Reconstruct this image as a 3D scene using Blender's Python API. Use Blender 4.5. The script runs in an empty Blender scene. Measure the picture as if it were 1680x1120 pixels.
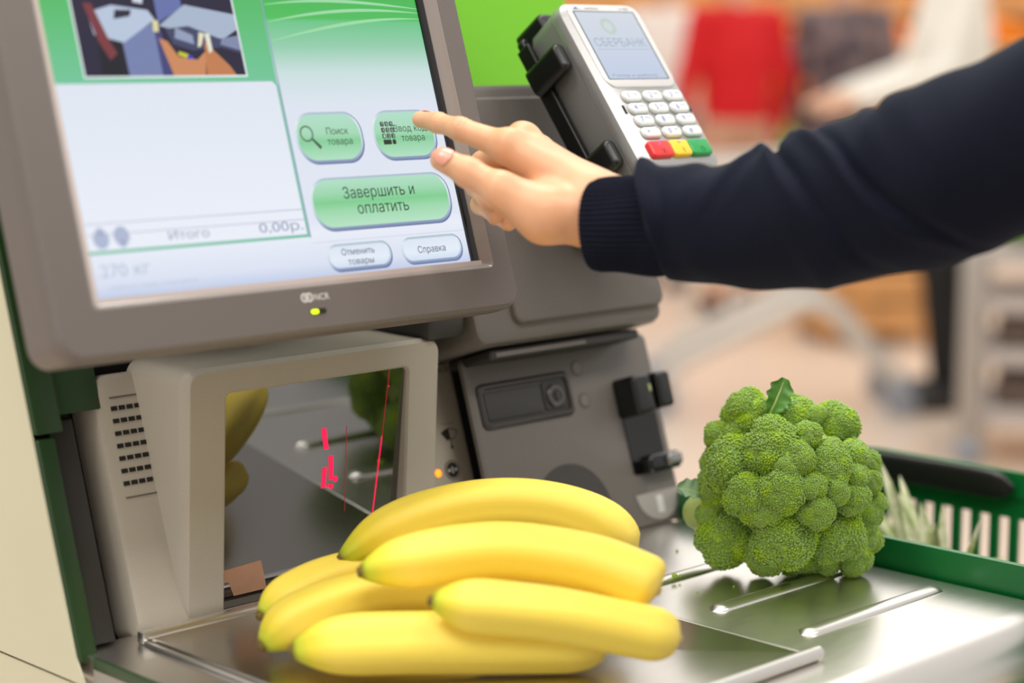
import bpy, bmesh, math, random
import numpy as np
from mathutils import Vector, Matrix
from mathutils.geometry import delaunay_2d_cdt

random.seed(7)
rng = np.random.default_rng(7)
R = math.radians
SC = bpy.context.scene
COL = SC.collection

# ------------------------------------------------------------------ camera
cam_d = bpy.data.cameras.new('camera')
cam = bpy.data.objects.new('camera', cam_d)
COL.objects.link(cam)
cam_d.sensor_width = 36.0
cam_d.lens = 3200.0 / 1680.0 * 36.0
cam.location = (0, 0, 0.39)
cam.rotation_euler = (R(90 - 8.5), 0, R(-44.5))
cam_d.clip_end = 200
cam_d.dof.use_dof = True
cam_d.dof.focus_distance = 1.38
cam_d.dof.aperture_fstop = 2.9
cam_d.dof.aperture_blades = 0
SC.camera = cam

# ------------------------------------------------------------------ world, lamps, exposure
w = bpy.data.worlds.new('shop_light')
SC.world = w
w.use_nodes = True
w.node_tree.nodes['Background'].inputs[0].default_value = (1.0, 0.965, 0.92, 1)
w.node_tree.nodes['Background'].inputs[1].default_value = 0.70


def lamp(name, loc, size, energy, col=(1, 0.96, 0.9)):
    l = bpy.data.lights.new(name, 'AREA')
    l.shape = 'RECTANGLE'
    l.size, l.size_y = size
    l.energy = energy
    l.color = col
    o = bpy.data.objects.new(name, l)
    o.location = loc
    COL.objects.link(o)
    return o


# rows of fluorescent ceiling lamps of the shop
for (x, y) in ((-0.6, -0.6), (1.6, -0.6), (-0.6, 1.4), (1.6, 1.6)):
    lamp('ceiling_lamp', (x, y, 2.6), (1.6, 0.8), 38)
for (x, y) in ((5.0, 4.5), (8.0, 4.0), (8.5, 7.5), (11, 6)):
    lamp('ceiling_lamp', (x, y, 3.6), (5.5, 5.5), 90)

SC.view_settings.view_transform = 'Standard'
SC.view_settings.look = 'None'
SC.view_settings.gamma = 1
SC.view_settings.use_curve_mapping = False
SC.view_settings.exposure = 0.1


# ------------------------------------------------------------------ materials
def lin(c):
    out = []
    for v in c[:3]:
        v = v / 255.0
        out.append(v / 12.92 if v <= 0.04045 else ((v + 0.055) / 1.055) ** 2.4)
    return out + [1.0]


MATS = {}


def mat(name, col, rough=0.5, metal=0.0, var=0.0, scale=40.0, bump=0.0, bscale=300.0, spec=None, ior=None,
        coat=0.0, sss=0.0, emit=0.0, ecol=None, detail=3.0, col2=None):
    if name in MATS:
        return MATS[name]
    m = bpy.data.materials.new(name)
    m.use_nodes = True
    nt = m.node_tree
    b = nt.nodes['Principled BSDF']
    b.inputs['Roughness'].default_value = rough
    b.inputs['Metallic'].default_value = metal
    c = lin(col)
    b.inputs['Base Color'].default_value = c
    tc = nt.nodes.new('ShaderNodeTexCoord')
    if var or col2:
        n = nt.nodes.new('ShaderNodeTexNoise')
        n.inputs['Scale'].default_value = scale
        n.inputs['Detail'].default_value = detail
        nt.links.new(tc.outputs['Object'], n.inputs['Vector'])
        mx = nt.nodes.new('ShaderNodeMix')
        mx.data_type = 'RGBA'
        rp = nt.nodes.new('ShaderNodeMapRange')
        rp.inputs[1].default_value = 0.35
        rp.inputs[2].default_value = 0.65
        nt.links.new(n.outputs['Fac'], rp.inputs[0])
        nt.links.new(rp.outputs[0], mx.inputs[0])
        if col2:
            mx.inputs[6].default_value = c
            mx.inputs[7].default_value = lin(col2)
        else:
            mx.inputs[6].default_value = [max(0, v * (1 - var)) for v in c[:3]] + [1]
            mx.inputs[7].default_value = [min(1, v * (1 + var)) for v in c[:3]] + [1]
        nt.links.new(mx.outputs[2], b.inputs['Base Color'])
    if bump:
        n2 = nt.nodes.new('ShaderNodeTexNoise')
        n2.inputs['Scale'].default_value = bscale
        n2.inputs['Detail'].default_value = 2
        nt.links.new(tc.outputs['Object'], n2.inputs['Vector'])
        bp = nt.nodes.new('ShaderNodeBump')
        bp.inputs['Strength'].default_value = bump
        bp.inputs['Distance'].default_value = 0.001
        nt.links.new(n2.outputs['Fac'], bp.inputs['Height'])
        nt.links.new(bp.outputs[0], b.inputs['Normal'])
    if spec is not None:
        b.inputs['Specular IOR Level'].default_value = spec
    if ior is not None:
        b.inputs['IOR'].default_value = ior
    if coat:
        b.inputs['Coat Weight'].default_value = coat
        b.inputs['Coat Roughness'].default_value = 0.08
    if sss:
        b.inputs['Subsurface Weight'].default_value = sss
        b.inputs['Subsurface Radius'].default_value = (0.012, 0.005, 0.003)
        b.inputs['Subsurface Scale'].default_value = 0.6
    if emit:
        b.inputs['Emission Color'].default_value = lin(ecol or col)
        b.inputs['Emission Strength'].default_value = emit
    MATS[name] = m
    return m


def glow(name, col, strength=1.0):
    """content of a lit display: dark surface that gives off the shown colour"""
    if name in MATS:
        return MATS[name]
    m = mat(name, (8, 8, 8), rough=0.3, spec=0.2)
    b = m.node_tree.nodes['Principled BSDF']
    b.inputs['Emission Color'].default_value = lin(col)
    b.inputs['Emission Strength'].default_value = strength
    return m


def glow_ramp(name, axis, a, b_, stops, strength=1.0):
    """display content with a colour ramp along a local axis from a to b_ (metres)"""
    m = mat(name, (8, 8, 8), rough=0.3, spec=0.2)
    nt = m.node_tree
    tc = nt.nodes.new('ShaderNodeTexCoord')
    sx = nt.nodes.new('ShaderNodeSeparateXYZ')
    nt.links.new(tc.outputs['Object'], sx.inputs[0])
    mr = nt.nodes.new('ShaderNodeMapRange')
    mr.inputs[1].default_value = a
    mr.inputs[2].default_value = b_
    nt.links.new(sx.outputs[axis], mr.inputs[0])
    cr = nt.nodes.new('ShaderNodeValToRGB')
    els = cr.color_ramp.elements
    while len(els) < len(stops):
        els.new(0.5)
    for e, (p, c) in zip(els, stops):
        e.position = p
        e.color = lin(c)
    nt.links.new(mr.outputs[0], cr.inputs[0])
    b = nt.nodes['Principled BSDF']
    nt.links.new(cr.outputs[0], b.inputs['Emission Color'])
    b.inputs['Emission Strength'].default_value = strength
    return m


# ------------------------------------------------------------------ mesh helpers
class MB:
    def __init__(s):
        s.v, s.f = [], []

    def add(s, vs, fs):
        o = len(s.v)
        s.v += [tuple(p) for p in vs]
        s.f += [tuple(i + o for i in f) for f in fs]
        return s

    def loops(s, L, cap0=True, cap1=True, close=True):
        n = len(L[0])
        vs = [p for l in L for p in l]
        fs = []
        for k in range(len(L) - 1):
            for i in range(n if close else n - 1):
                j = (i + 1) % n
                fs.append((k * n + i, k * n + j, (k + 1) * n + j, (k + 1) * n + i))
        if cap0:
            fs.append(tuple(range(n - 1, -1, -1)))
        if cap1:
            fs.append(tuple((len(L) - 1) * n + i for i in range(n)))
        return s.add(vs, fs)

    def box(s, a, b, bev=0.0):
        bm = bmesh.new()
        bmesh.ops.create_cube(bm, size=1)
        for v in bm.verts:
            v.co = Vector([(a[i] + b[i]) / 2 + v.co[i] * (b[i] - a[i]) for i in range(3)])
        if bev:
            bmesh.ops.bevel(bm, geom=list(bm.edges), offset=bev, segments=2, profile=0.5, affect='EDGES')
        bm.verts.index_update()
        s.add([v.co[:] for v in bm.verts], [[v.index for v in f.verts] for f in bm.faces])
        bm.free()
        return s

    def prism_x(s, prof, x0, x1, bev=0.0):
        """(y, z) outline extruded along x"""
        bm = bmesh.new()
        a = [bm.verts.new((x0, y, z)) for y, z in prof]
        b = [bm.verts.new((x1, y, z)) for y, z in prof]
        n = len(prof)
        bm.faces.new(a)
        bm.faces.new(b[::-1])
        for i in range(n):
            j = (i + 1) % n
            bm.faces.new((a[j], a[i], b[i], b[j]))
        bmesh.ops.recalc_face_normals(bm, faces=bm.faces)
        if bev:
            bmesh.ops.bevel(bm, geom=list(bm.edges), offset=bev, segments=3, profile=0.5, affect='EDGES')
        bm.verts.index_update()
        s.add([v.co[:] for v in bm.verts], [[v.index for v in f.verts] for f in bm.faces])
        bm.free()
        return s

    def tube(s, pts, rad, n=12, cap=True):
        pts = [Vector(p) for p in pts]
        rad = rad if isinstance(rad, (list, tuple)) else [rad] * len(pts)
        L = []
        ref = None
        for i, p in enumerate(pts):
            t = (pts[min(i + 1, len(pts) - 1)] - pts[max(i - 1, 0)]).normalized()
            if ref is None:
                ref = Vector((0, 0, 1)) if abs(t.z) < 0.9 else Vector((1, 0, 0))
            u = (ref - t * ref.dot(t)).normalized()
            ref = u
            v = t.cross(u)
            L.append([p + (u * math.cos(a) + v * math.sin(a)) * rad[i] for a in [2 * math.pi * k / n for k in range(n)]])
        return s.loops(L, cap, cap)

    def sphere(s, c, r, nu=16, nv=10, sc=(1, 1, 1)):
        L = []
        for k in range(1, nv):
            th = math.pi * k / nv
            L.append([(c[0] + r * sc[0] * math.sin(th) * math.cos(2 * math.pi * i / nu),
                       c[1] + r * sc[1] * math.sin(th) * math.sin(2 * math.pi * i / nu),
                       c[2] - r * sc[2] * math.cos(th)) for i in range(nu)])
        return s.loops(L)

    def disc(s, c, r, z0, z1, n=28, bev=0.0):
        ring = lambda rr_, z: [(c[0] + rr_ * math.cos(2 * math.pi * i / n), c[1] + rr_ * math.sin(2 * math.pi * i / n), z) for i in range(n)]
        L = [ring(r, z0), ring(r, z1 - bev)]
        if bev:
            L.append(ring(r - bev, z1))
        return s.loops(L)

    def poly(s, pts, z0, z1):
        return s.loops([[(x, y, z0) for x, y in pts], [(x, y, z1) for x, y in pts]])

    def mesh(s, name, angle=35):
        m = bpy.data.meshes.new(name)
        m.from_pydata(s.v, [], s.f)
        m.validate()
        bm = bmesh.new()
        bm.from_mesh(m)
        bmesh.ops.recalc_face_normals(bm, faces=bm.faces)
        bm.to_mesh(m)
        bm.free()
        m.polygons.foreach_set('use_smooth', [True] * len(m.polygons))
        m.set_sharp_from_angle(angle=R(angle))
        return m

    def obj(s, name, material, parent=None, angle=35):
        return link(name, s.mesh(name, angle), material, parent)


def link(name, me, material, parent=None):
    if material is not None and not me.materials:
        me.materials.append(material)
    o = bpy.data.objects.new(name, me)
    COL.objects.link(o)
    if parent is not None:
        o.parent = parent
    return o


def rr(x0, y0, x1, y1, r, n=6):
    r = max(1e-5, min(r, (x1 - x0) / 2 - 1e-6, (y1 - y0) / 2 - 1e-6))
    out = []
    for cx, cy, a0 in ((x1 - r, y1 - r, 0), (x0 + r, y1 - r, 90), (x0 + r, y0 + r, 180), (x1 - r, y0 + r, 270)):
        for k in range(n + 1):
            a = R(a0 + 90 * k / n)
            out.append((cx + r * math.cos(a), cy + r * math.sin(a)))
    return out


def rloft(L, cap0=True, cap1=True, n=6):
    """loft of rounded rectangles (x0,y0,x1,y1,r,z)"""
    return MB().loops([[(x, y, z) for x, y in rr(a, b, c, d, r, n)] for a, b, c, d, r, z in L], cap0, cap1)


def rslab(x0, y0, x1, y1, r, z0, z1, bev=0.0, n=6):
    L = [(x0, y0, x1, y1, r, z0), (x0, y0, x1, y1, r, z1 - bev)]
    if bev:
        for k in (1, 2, 3):
            a = math.pi / 2 * k / 3
            i = bev * (1 - math.cos(a))
            L.append((x0 + i, y0 + i, x1 - i, y1 - i, max(r - i, 0.0003), z1 - bev + bev * math.sin(a)))
    return rloft(L, n=n)


def empty(name, loc=(0, 0, 0), rot=(0, 0, 0), parent=None):
    o = bpy.data.objects.new(name, None)
    o.location = loc
    o.rotation_euler = rot
    o.empty_display_size = 0.05
    COL.objects.link(o)
    if parent is not None:
        o.parent = parent
    return o


def tag(o, label, cat, group=None, kind=None):
    o['label'] = label
    if cat:
        o['category'] = cat
    if group:
        o['group'] = group
    if kind:
        o['kind'] = kind
    return o


def struct(o):
    o['kind'] = 'structure'
    return o


def dup(o, parent, loc):
    c = o.copy()
    COL.objects.link(c)
    c.parent = parent
    c.location = loc
    return c


def text(name, s, parent, material, x, y, width=None, height=None, z=0.0, align='L', lift=0.0002, bold=0.018):
    """lettering as flat mesh: x,y = left/centre of the line's base, width / cap height in metres"""
    c = bpy.data.curves.new(name, 'FONT')
    c.body = s
    c.offset = bold
    t = bpy.data.objects.new(name, c)
    COL.objects.link(t)
    bpy.context.view_layer.update()
    cu = t.to_curve(bpy.context.evaluated_depsgraph_get())
    loops = []
    for sp_ in cu.splines:
        pl_ = []
        if sp_.type == 'BEZIER':
            bp = sp_.bezier_points
            for q in range(len(bp)):
                a, b = bp[q], bp[(q + 1) % len(bp)]
                A, B, C_, D = a.co, a.handle_right, b.handle_left, b.co
                straight = ((B - A).cross(D - A).length + (C_ - A).cross(D - A).length) < 1e-5
                for h in ((0,) if straight else (0, 0.25, 0.5, 0.75)):
                    pl_.append((A * (1 - h) ** 3 + B * 3 * h * (1 - h) ** 2 + C_ * 3 * h * h * (1 - h) + D * h ** 3).to_2d())
        else:
            pl_ = [Vector((p.co[0], p.co[1])) for p in sp_.points]
        if len(pl_) > 2:
            loops.append(pl_)
    t.to_curve_clear()
    bpy.data.objects.remove(t)
    bpy.data.curves.remove(c)
    vs, es = [], []
    for l in loops:
        o_ = len(vs)
        vs += l
        es += [(o_ + q, o_ + (q + 1) % len(l)) for q in range(len(l))]
    V2, _, F2 = delaunay_2d_cdt(vs, es, [], 0, 1e-6)[:3]
    LA = [np.array([p[:] for p in l]) for l in loops]
    E0 = np.vstack(LA)
    E1 = np.vstack([np.roll(A, -1, axis=0) for A in LA])
    W2 = np.array([p[:] for p in V2])
    FA = np.array([f[:3] for f in F2])
    cen = W2[FA].mean(1)
    y0_, y1_ = E0[None, :, 1] - cen[:, None, 1], E1[None, :, 1] - cen[:, None, 1]
    isl = (E0[None, :, 0] - cen[:, None, 0]) * y1_ - (E1[None, :, 0] - cen[:, None, 0]) * y0_
    wn = ((y0_ <= 0) & (y1_ > 0) & (isl > 0)).sum(1).astype(int) - ((y0_ > 0) & (y1_ <= 0) & (isl < 0)).sum(1)
    keep = FA[wn != 0].tolist()
    m = bpy.data.meshes.new(name)
    m.from_pydata([(p[0], p[1], 0) for p in V2], [], keep)
    bm = bmesh.new()
    bm.from_mesh(m)
    bmesh.ops.delete(bm, geom=[q for q in bm.verts if not q.link_faces], context='VERTS')
    bm.to_mesh(m)
    bm.free()
    co = np.empty(len(m.vertices) * 3)
    m.vertices.foreach_get('co', co)
    co = co.reshape(-1, 3)
    x0, x1 = co[:, 0].min(), co[:, 0].max()
    sy = (height or 0.004) / 0.70
    sx = width / (x1 - x0) if width else sy
    co[:, 0] = (co[:, 0] - x0) * sx + x - (0 if align == 'L' else (x1 - x0) * sx / 2)
    co[:, 1] = co[:, 1] * sy + y
    co[:, 2] = z + lift
    m.vertices.foreach_set('co', co.ravel())
    m.name = name
    m.materials.clear()
    return link(name, m, material, parent)


# signed-distance modelling: tapered capsules blended, skinned with surface nets
def sd_caps(P, a, b, ra, rb):
    a, b = np.array(a), np.array(b)
    ba = b - a
    h = np.clip(((P - a) @ ba) / max(ba @ ba, 1e-12), 0, 1)
    return np.linalg.norm(P - a - h[:, None] * ba, axis=1) - (ra + (rb - ra) * h)


def sd_ell(P, c, r):
    r = np.array(r)
    q = (P - np.array(c)) / r
    k0 = np.linalg.norm(q, axis=1)
    k1 = np.linalg.norm(q / r, axis=1)
    return k0 * (k0 - 1) / np.maximum(k1, 1e-9)


def smin(a, b, k):
    h = np.maximum(k - np.abs(a - b), 0) / k
    return np.minimum(a, b) - h * h * k * 0.25


def surface(fn, lo, hi, h, name):
    lo, hi = np.array(lo, float), np.array(hi, float)
    n = np.ceil((hi - lo) / h).astype(int) + 1
    ax = [lo[i] + h * np.arange(n[i]) for i in range(3)]
    if n.prod() > 400000:                      # coarse pass first, fine samples only near the surface
        bs = 6
        nb = -(-n // bs)
        bc = [lo[i] + h * (np.arange(nb[i]) * bs + (bs - 1) / 2) for i in range(3)]
        D = fn(np.stack(np.meshgrid(*bc, indexing='ij'), -1).reshape(-1, 3)).reshape(nb)
        big = D.repeat(bs, 0).repeat(bs, 1).repeat(bs, 2)[:n[0], :n[1], :n[2]]
        S = big.copy()
        near = np.argwhere(np.abs(big) < bs * h * 1.35)
        S[near[:, 0], near[:, 1], near[:, 2]] = fn(lo + h * near)
    else:
        G = np.stack(np.meshgrid(*ax, indexing='ij'), -1).reshape(-1, 3)
        S = fn(G).reshape(n)
    acc = np.zeros((n[0] - 1, n[1] - 1, n[2] - 1, 3))
    cnt = np.zeros((n[0] - 1, n[1] - 1, n[2] - 1))
    offs = [(i, j, k) for i in (0, 1) for j in (0, 1) for k in (0, 1)]
    sl = lambda o: S[o[0]:n[0] - 1 + o[0], o[1]:n[1] - 1 + o[1], o[2]:n[2] - 1 + o[2]]
    for a in offs:
        for d in range(3):
            if a[d] == 0:
                b = list(a)
                b[d] = 1
                A, B = sl(a), sl(b)
                x = (A < 0) != (B < 0)
                t = np.where(x, A / np.where(x, A - B, 1), 0)
                p = np.zeros(A.shape + (3,))
                for q in range(3):
                    p[..., q] = a[q]
                p[..., d] += t
                acc += np.where(x[..., None], p, 0)
                cnt += x
    act = cnt > 0
    idx = -np.ones(act.shape, int)
    cells = np.argwhere(act)
    idx[act] = np.arange(len(cells))
    V = lo + h * (cells + acc[act] / cnt[act][:, None])
    F = []
    for d in range(3):
        e, f = (d + 1) % 3, (d + 2) % 3
        s0 = [slice(1, -1)] * 3
        s1 = [slice(1, -1)] * 3
        s0[d], s1[d] = slice(0, n[d] - 1), slice(1, n[d])
        A, B = S[tuple(s0)] < 0, S[tuple(s1)] < 0
        for flip, msk in ((0, A & ~B), (1, ~A & B)):
            q = np.argwhere(msk)
            if not len(q):
                continue
            base = q.copy()
            base[:, e] += 1
            base[:, f] += 1
            c = []
            for (de, df) in ((-1, -1), (0, -1), (0, 0), (-1, 0)):
                r_ = base.copy()
                r_[:, e] += de
                r_[:, f] += df
                c.append(idx[r_[:, 0], r_[:, 1], r_[:, 2]])
            c = np.stack(c, 1)
            F.append(c[:, ::-1] if flip else c)
    F = np.concatenate(F)
    m = bpy.data.meshes.new(name)
    m.from_pydata(V.tolist(), [], F.tolist())
    m.validate()
    m.polygons.foreach_set('use_smooth', [True] * len(m.polygons))
    return m


def smooth_path(P, n):
    """Catmull-Rom through rows of P"""
    P = np.array(P, float)
    Q = np.vstack([2 * P[0] - P[1], P, 2 * P[-1] - P[-2]])
    out = []
    for s in np.linspace(0, len(P) - 1, n):
        i = min(int(s), len(P) - 2)
        t = s - i
        a, b, c, d = Q[i], Q[i + 1], Q[i + 2], Q[i + 3]
        out.append(0.5 * (2 * b + (c - a) * t + (2 * a - 5 * b + 4 * c - d) * t * t + (3 * b - a - 3 * c + d) * t ** 3))
    return np.array(out)


# ------------------------------------------------------------------ palette
M_BEZEL = mat('bezel_grey', (106, 99, 95), 0.42, var=0.05, scale=900, bump=0.10, bscale=2500)
M_MODULE = mat('module_grey', (108, 102, 97), 0.45, var=0.06, scale=900, bump=0.12, bscale=2500)
M_DARK = mat('dark_plastic', (46, 44, 42), 0.45)
M_BLACK = mat('black_plastic', (18, 18, 18), 0.35)
M_BLACKG = mat('black_gloss', (12, 12, 13), 0.12)
M_CORE = mat('core_grey', (48, 46, 44), 0.6)
M_CREAM = mat('cream_panel', (206, 203, 176), 0.5, var=0.02, scale=6)
M_GREEN = mat('green_trim', (32, 62, 27), 0.4, var=0.05, scale=30)
M_BEIGE = mat('beige_plastic', (178, 170, 156), 0.45, var=0.03, scale=900, bump=0.08, bscale=2500)
M_LIME = mat('lime_board', (134, 226, 50), 0.5)
M_WHITEINK = mat('white_ink', (225, 222, 216), 0.5)
M_DARKINK = mat('dark_ink', (40, 38, 36), 0.5)
M_GREYINK = mat('grey_ink', (96, 92, 86), 0.5)


def steel(name, col, rough, stretch):
    m = mat(name, col, rough, 1.0)
    nt = m.node_tree
    b = nt.nodes['Principled BSDF']
    tc = nt.nodes.new('ShaderNodeTexCoord')
    mp = nt.nodes.new('ShaderNodeMapping')
    mp.inputs['Scale'].default_value = stretch
    n = nt.nodes.new('ShaderNodeTexNoise')
    n.inputs['Scale'].default_value = 30
    n.inputs['Detail'].default_value = 5
    nt.links.new(tc.outputs['Object'], mp.inputs[0])
    nt.links.new(mp.outputs[0], n.inputs['Vector'])
    mr = nt.nodes.new('ShaderNodeMapRange')
    mr.inputs[3].default_value = rough * 0.9
    mr.inputs[4].default_value = rough * 1.12
    nt.links.new(n.outputs['Fac'], mr.inputs[0])
    nt.links.new(mr.outputs[0], b.inputs['Roughness'])
    return m


M_STEEL = steel('brushed_steel', (228, 224, 219), 0.29, (1, 8, 1))
M_PLATE = steel('scale_steel', (190, 184, 178), 0.24, (1, 8, 1))

# ------------------------------------------------------------------ the setting
FZ = -0.85
fl = MB().box((-4, -4, FZ - 0.1), (22, 22, FZ)).obj('floor', mat('floor_tile', (224, 204, 186), 0.25, var=0.03, scale=0.8))
struct(fl)
YAW = R(-44.5)
VF = Vector((math.sin(R(44.5)), math.cos(R(44.5)), 0))     # heading of the aisle seen beyond the counter
VR = Vector((math.cos(R(44.5)), -math.sin(R(44.5)), 0))


def aisle(d, s, z=FZ):
    return VF * d + VR * s + Vector((0, 0, z))


wb = MB().box((-9, 0, 0), (9, 0.2, 4.2)).obj('wall_back', mat('wall_paint', (168, 128, 92), 0.7))
wb.location = aisle(17, 2)
wb.rotation_euler = (0, 0, YAW)
struct(wb)

# ------------------------------------------------------------------ kiosk
TILT = 17.5
TS, TCO = math.sin(R(TILT)), math.cos(R(TILT))
TT = math.tan(R(TILT))
kiosk = tag(empty('self_checkout_kiosk', (0.9, 1.3, FZ)), 'grey and cream self-checkout kiosk with dark green edge trim', 'kiosk')
KI = Matrix.Translation((-0.9, -1.3, -FZ))


def kpart(mb, name, m, parent=kiosk, angle=35):
    o = mb.obj(name, m, parent, angle)
    if parent is kiosk:
        o.location = (-0.9, -1.3, -FZ)
    return o


def front(z, off=0.0):
    return 1.072 + off + TT * z


kpart(MB().prism_x([(1.11, FZ), (1.11, 0.0), (front(0.33, 0.04), 0.33), (1.55, 0.33), (1.55, FZ)], 0.672, 1.195, 0.004), 'core_housing', M_CORE)
kpart(MB().prism_x([(1.06, FZ), (1.06, -0.019), (1.6, -0.019), (1.6, FZ)], 0.6555, 0.672), 'lower_side_panel', M_CREAM)
kpart(MB().prism_x([(1.06, -0.017), (front(0.0, -0.001), 0.0), (front(0.62, -0.001), 0.62), (1.6, 0.62), (1.6, -0.017)], 0.6545, 0.6560), 'upper_side_panel', M_CREAM)


def strip(x0, x1, z0, z1, off, th):
    return MB().prism_x([(front(z0, off), z0), (front(z1, off), z1), (front(z1, off + th), z1), (front(z0, off + th), z0)], x0, x1, 0.0015)


kpart(strip(0.6562, 0.6775, 0.140, 0.62, -0.004, 0.05), 'green_trim', M_GREEN)
kpart(strip(0.6785, 0.712, 0.150, 0.62, 0.000, 0.05), 'green_trim', M_GREEN)
kpart(strip(0.6562, 0.670, -0.004, 0.137, -0.004, 0.05), 'green_trim', M_GREEN)
kpart(strip(0.671, 0.690, 0.002, 0.146, 0.004, 0.04), 'grey_trim', M_DARK)
kpart(MB().box((0.672, 1.12, 0.33), (0.93, 1.5, 0.62), 0.01), 'monitor_housing', M_CORE)
kpart(MB().box((0.955, 1.060, 0.176), (0.994, 1.13, 0.200), 0.006), 'monitor_bracket', M_DARK)

# lower payment module
lo = kpart(rloft([(-0.155, 0.0163, 0.004, 0.161, 0.006, -0.050), (-0.211, 0.0005, 0.004, 0.161, 0.006, -0.004),
                  (-0.2105, 0.0015, 0.0025, 0.1595, 0.006, -0.001), (-0.208, 0.003, 0, 0.157, 0.005, 0)]), 'lower_module', M_MODULE, kiosk)
lo.location = (1.226 - 0.9, 1.042 - 1.3, 0 - FZ)
lo.rotation_euler = (R(90 - TILT), 0, 0)
q = rloft([(-0.202, 0.103, -0.100, 0.139, 0.006, 0), (-0.202, 0.103, -0.100, 0.139, 0.006, 0.0015), (-0.200, 0.105, -0.102, 0.137, 0.005, 0.003),
           (-0.198, 0.107, -0.104, 0.135, 0.004, 0.003), (-0.197, 0.108, -0.105, 0.134, 0.003, 0.0006)]).obj('lock_plate', mat('lock_plate', (62, 58, 56), 0.35), lo)
rslab(-0.1965, 0.1095, -0.134, 0.1315, 0.002, 0.0, 0.0022, 0.0006).obj('lock_flap', mat('lock_flap', (50, 47, 46), 0.4), lo)
rslab(-0.1325, 0.1095, -0.1065, 0.1325, 0.003, 0.0, 0.0018, 0.0006).obj('lock_base', M_DARK, lo)
MB().disc((-0.1195, 0.1205), 0.0095, 0.001, 0.0042, bev=0.001).obj('lock_cylinder', mat('lock_metal', (92, 88, 86), 0.3, 0.6), lo)
MB().disc((-0.1195, 0.1205), 0.0050, 0.004, 0.0048).obj('lock_ring', M_BLACK, lo)
rslab(-0.1203, 0.1165, -0.1187, 0.1240, 0.0006, 0.0045, 0.0054).obj('keyhole', mat('lock_metal', None), lo)
for (cx, cy) in ((-0.087, 0.1395), (-0.086, 0.1125)):
    g = MB().disc((cx, cy), 0.0062, 0, 0.0003).obj('sensor_ring', M_DARK, lo)
    MB().disc((cx, cy), 0.0054, 0, 0.0008, bev=0.0003).obj('sensor_disc', mat('sensor_disc', (112, 106, 100), 0.4), lo)
# coin slot
rslab(-0.047, 0.044, -0.006, 0.124, 0.003, 0.0, 0.0012).obj('slot_recess', M_BLACKG, lo)
rslab(-0.050, 0.092, -0.0275, 0.1245, 0.004, 0.0, 0.024, 0.004).obj('slot_hood', M_BLACK, lo)
rslab(-0.021, 0.094, -0.003, 0.1245, 0.004, 0.0, 0.024, 0.004).obj('slot_hood', M_BLACK, lo)
rslab(-0.0285, 0.100, -0.020, 0.121, 0.001, 0.0, 0.012, 0.001).obj('slot_gap', M_BLACKG, lo)
rslab(-0.0335, 0.1095, -0.0310, 0.1155, 0.0006, 0.023, 0.0246).obj('slot_light', mat('slot_light', (150, 160, 116), 0.3, emit=0.15, ecol=(160, 180, 110)), lo)
rslab(-0.040, 0.043, 0.001, 0.058, 0.005, 0.0, 0.014, 0.004).obj('slot_lip', M_BLACKG, lo)
rslab(-0.020, 0.046, -0.002, 0.056, 0.003, 0.010, 0.018, 0.003).obj('slot_latch', mat('latch_metal', (150, 148, 146), 0.2, 0.8), lo)
# half-round grey tab and dark round cup
pts = [(-0.0245 + 0.0265 * math.cos(a), 0.0275 + 0.0235 * math.sin(a)) for a in [math.pi + math.pi * k / 24 for k in range(25)]]
MB().poly(pts, 0, 0.0008).obj('reader_tab', mat('tab_grey', (158, 153, 148), 0.4), lo)
rslab(-0.0285, 0.009, -0.0205, 0.024, 0.001, 0.0006, 0.0016, 0.0004).obj('tab_arrow', mat('tab_white', (205, 202, 198), 0.4), lo)
MB().disc((-0.124, 0.021), 0.044, 0, 0.0007, n=48).obj('coin_cup', mat('cup_dark', (66, 62, 60), 0.6, var=0.1, scale=60), lo)

# upper payment module
up = kpart(rloft([(-0.210, 0.0, 0.002, 0.205, 0.010, -0.10), (-0.210, 0.0, 0.002, 0.205, 0.010, -0.008), (-0.208, 0.002, 0.0, 0.203, 0.010, -0.002),
                  (-0.204, 0.006, -0.004, 0.199, 0.008, 0)]), 'upper_module', M_MODULE, kiosk)
up.location = (1.208 - 0.9, 1.05 - 1.3, 0.169 - FZ)
up.rotation_euler = (R(90 - TILT), 0, 0)
rslab(-0.171, 0.0135, -0.0005, 0.192, 0.008, 0.0, 0.006, 0.0025).obj('raised_panel', M_MODULE, up)
rslab(-0.19, -0.010, -0.020, -0.002, 0.003, -0.06, -0.012, 0.002).obj('shadow_gap', M_DARK, up)
rslab(-0.185, -0.0085, -0.085, -0.0045, 0.001, -0.02, -0.0105, 0.0008).obj('ticket_slit', M_MODULE, up)
# lime board behind the modules
lb = MB().box((-0.35, -0.006, 0.0), (0.165, 0.006, 0.62), 0.002).obj('sign_board', M_LIME, None)
lb.location = (1.115, 1.24, 0.336)
tag(lb, 'plain lime green board standing behind the grey payment module', 'board')

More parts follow.
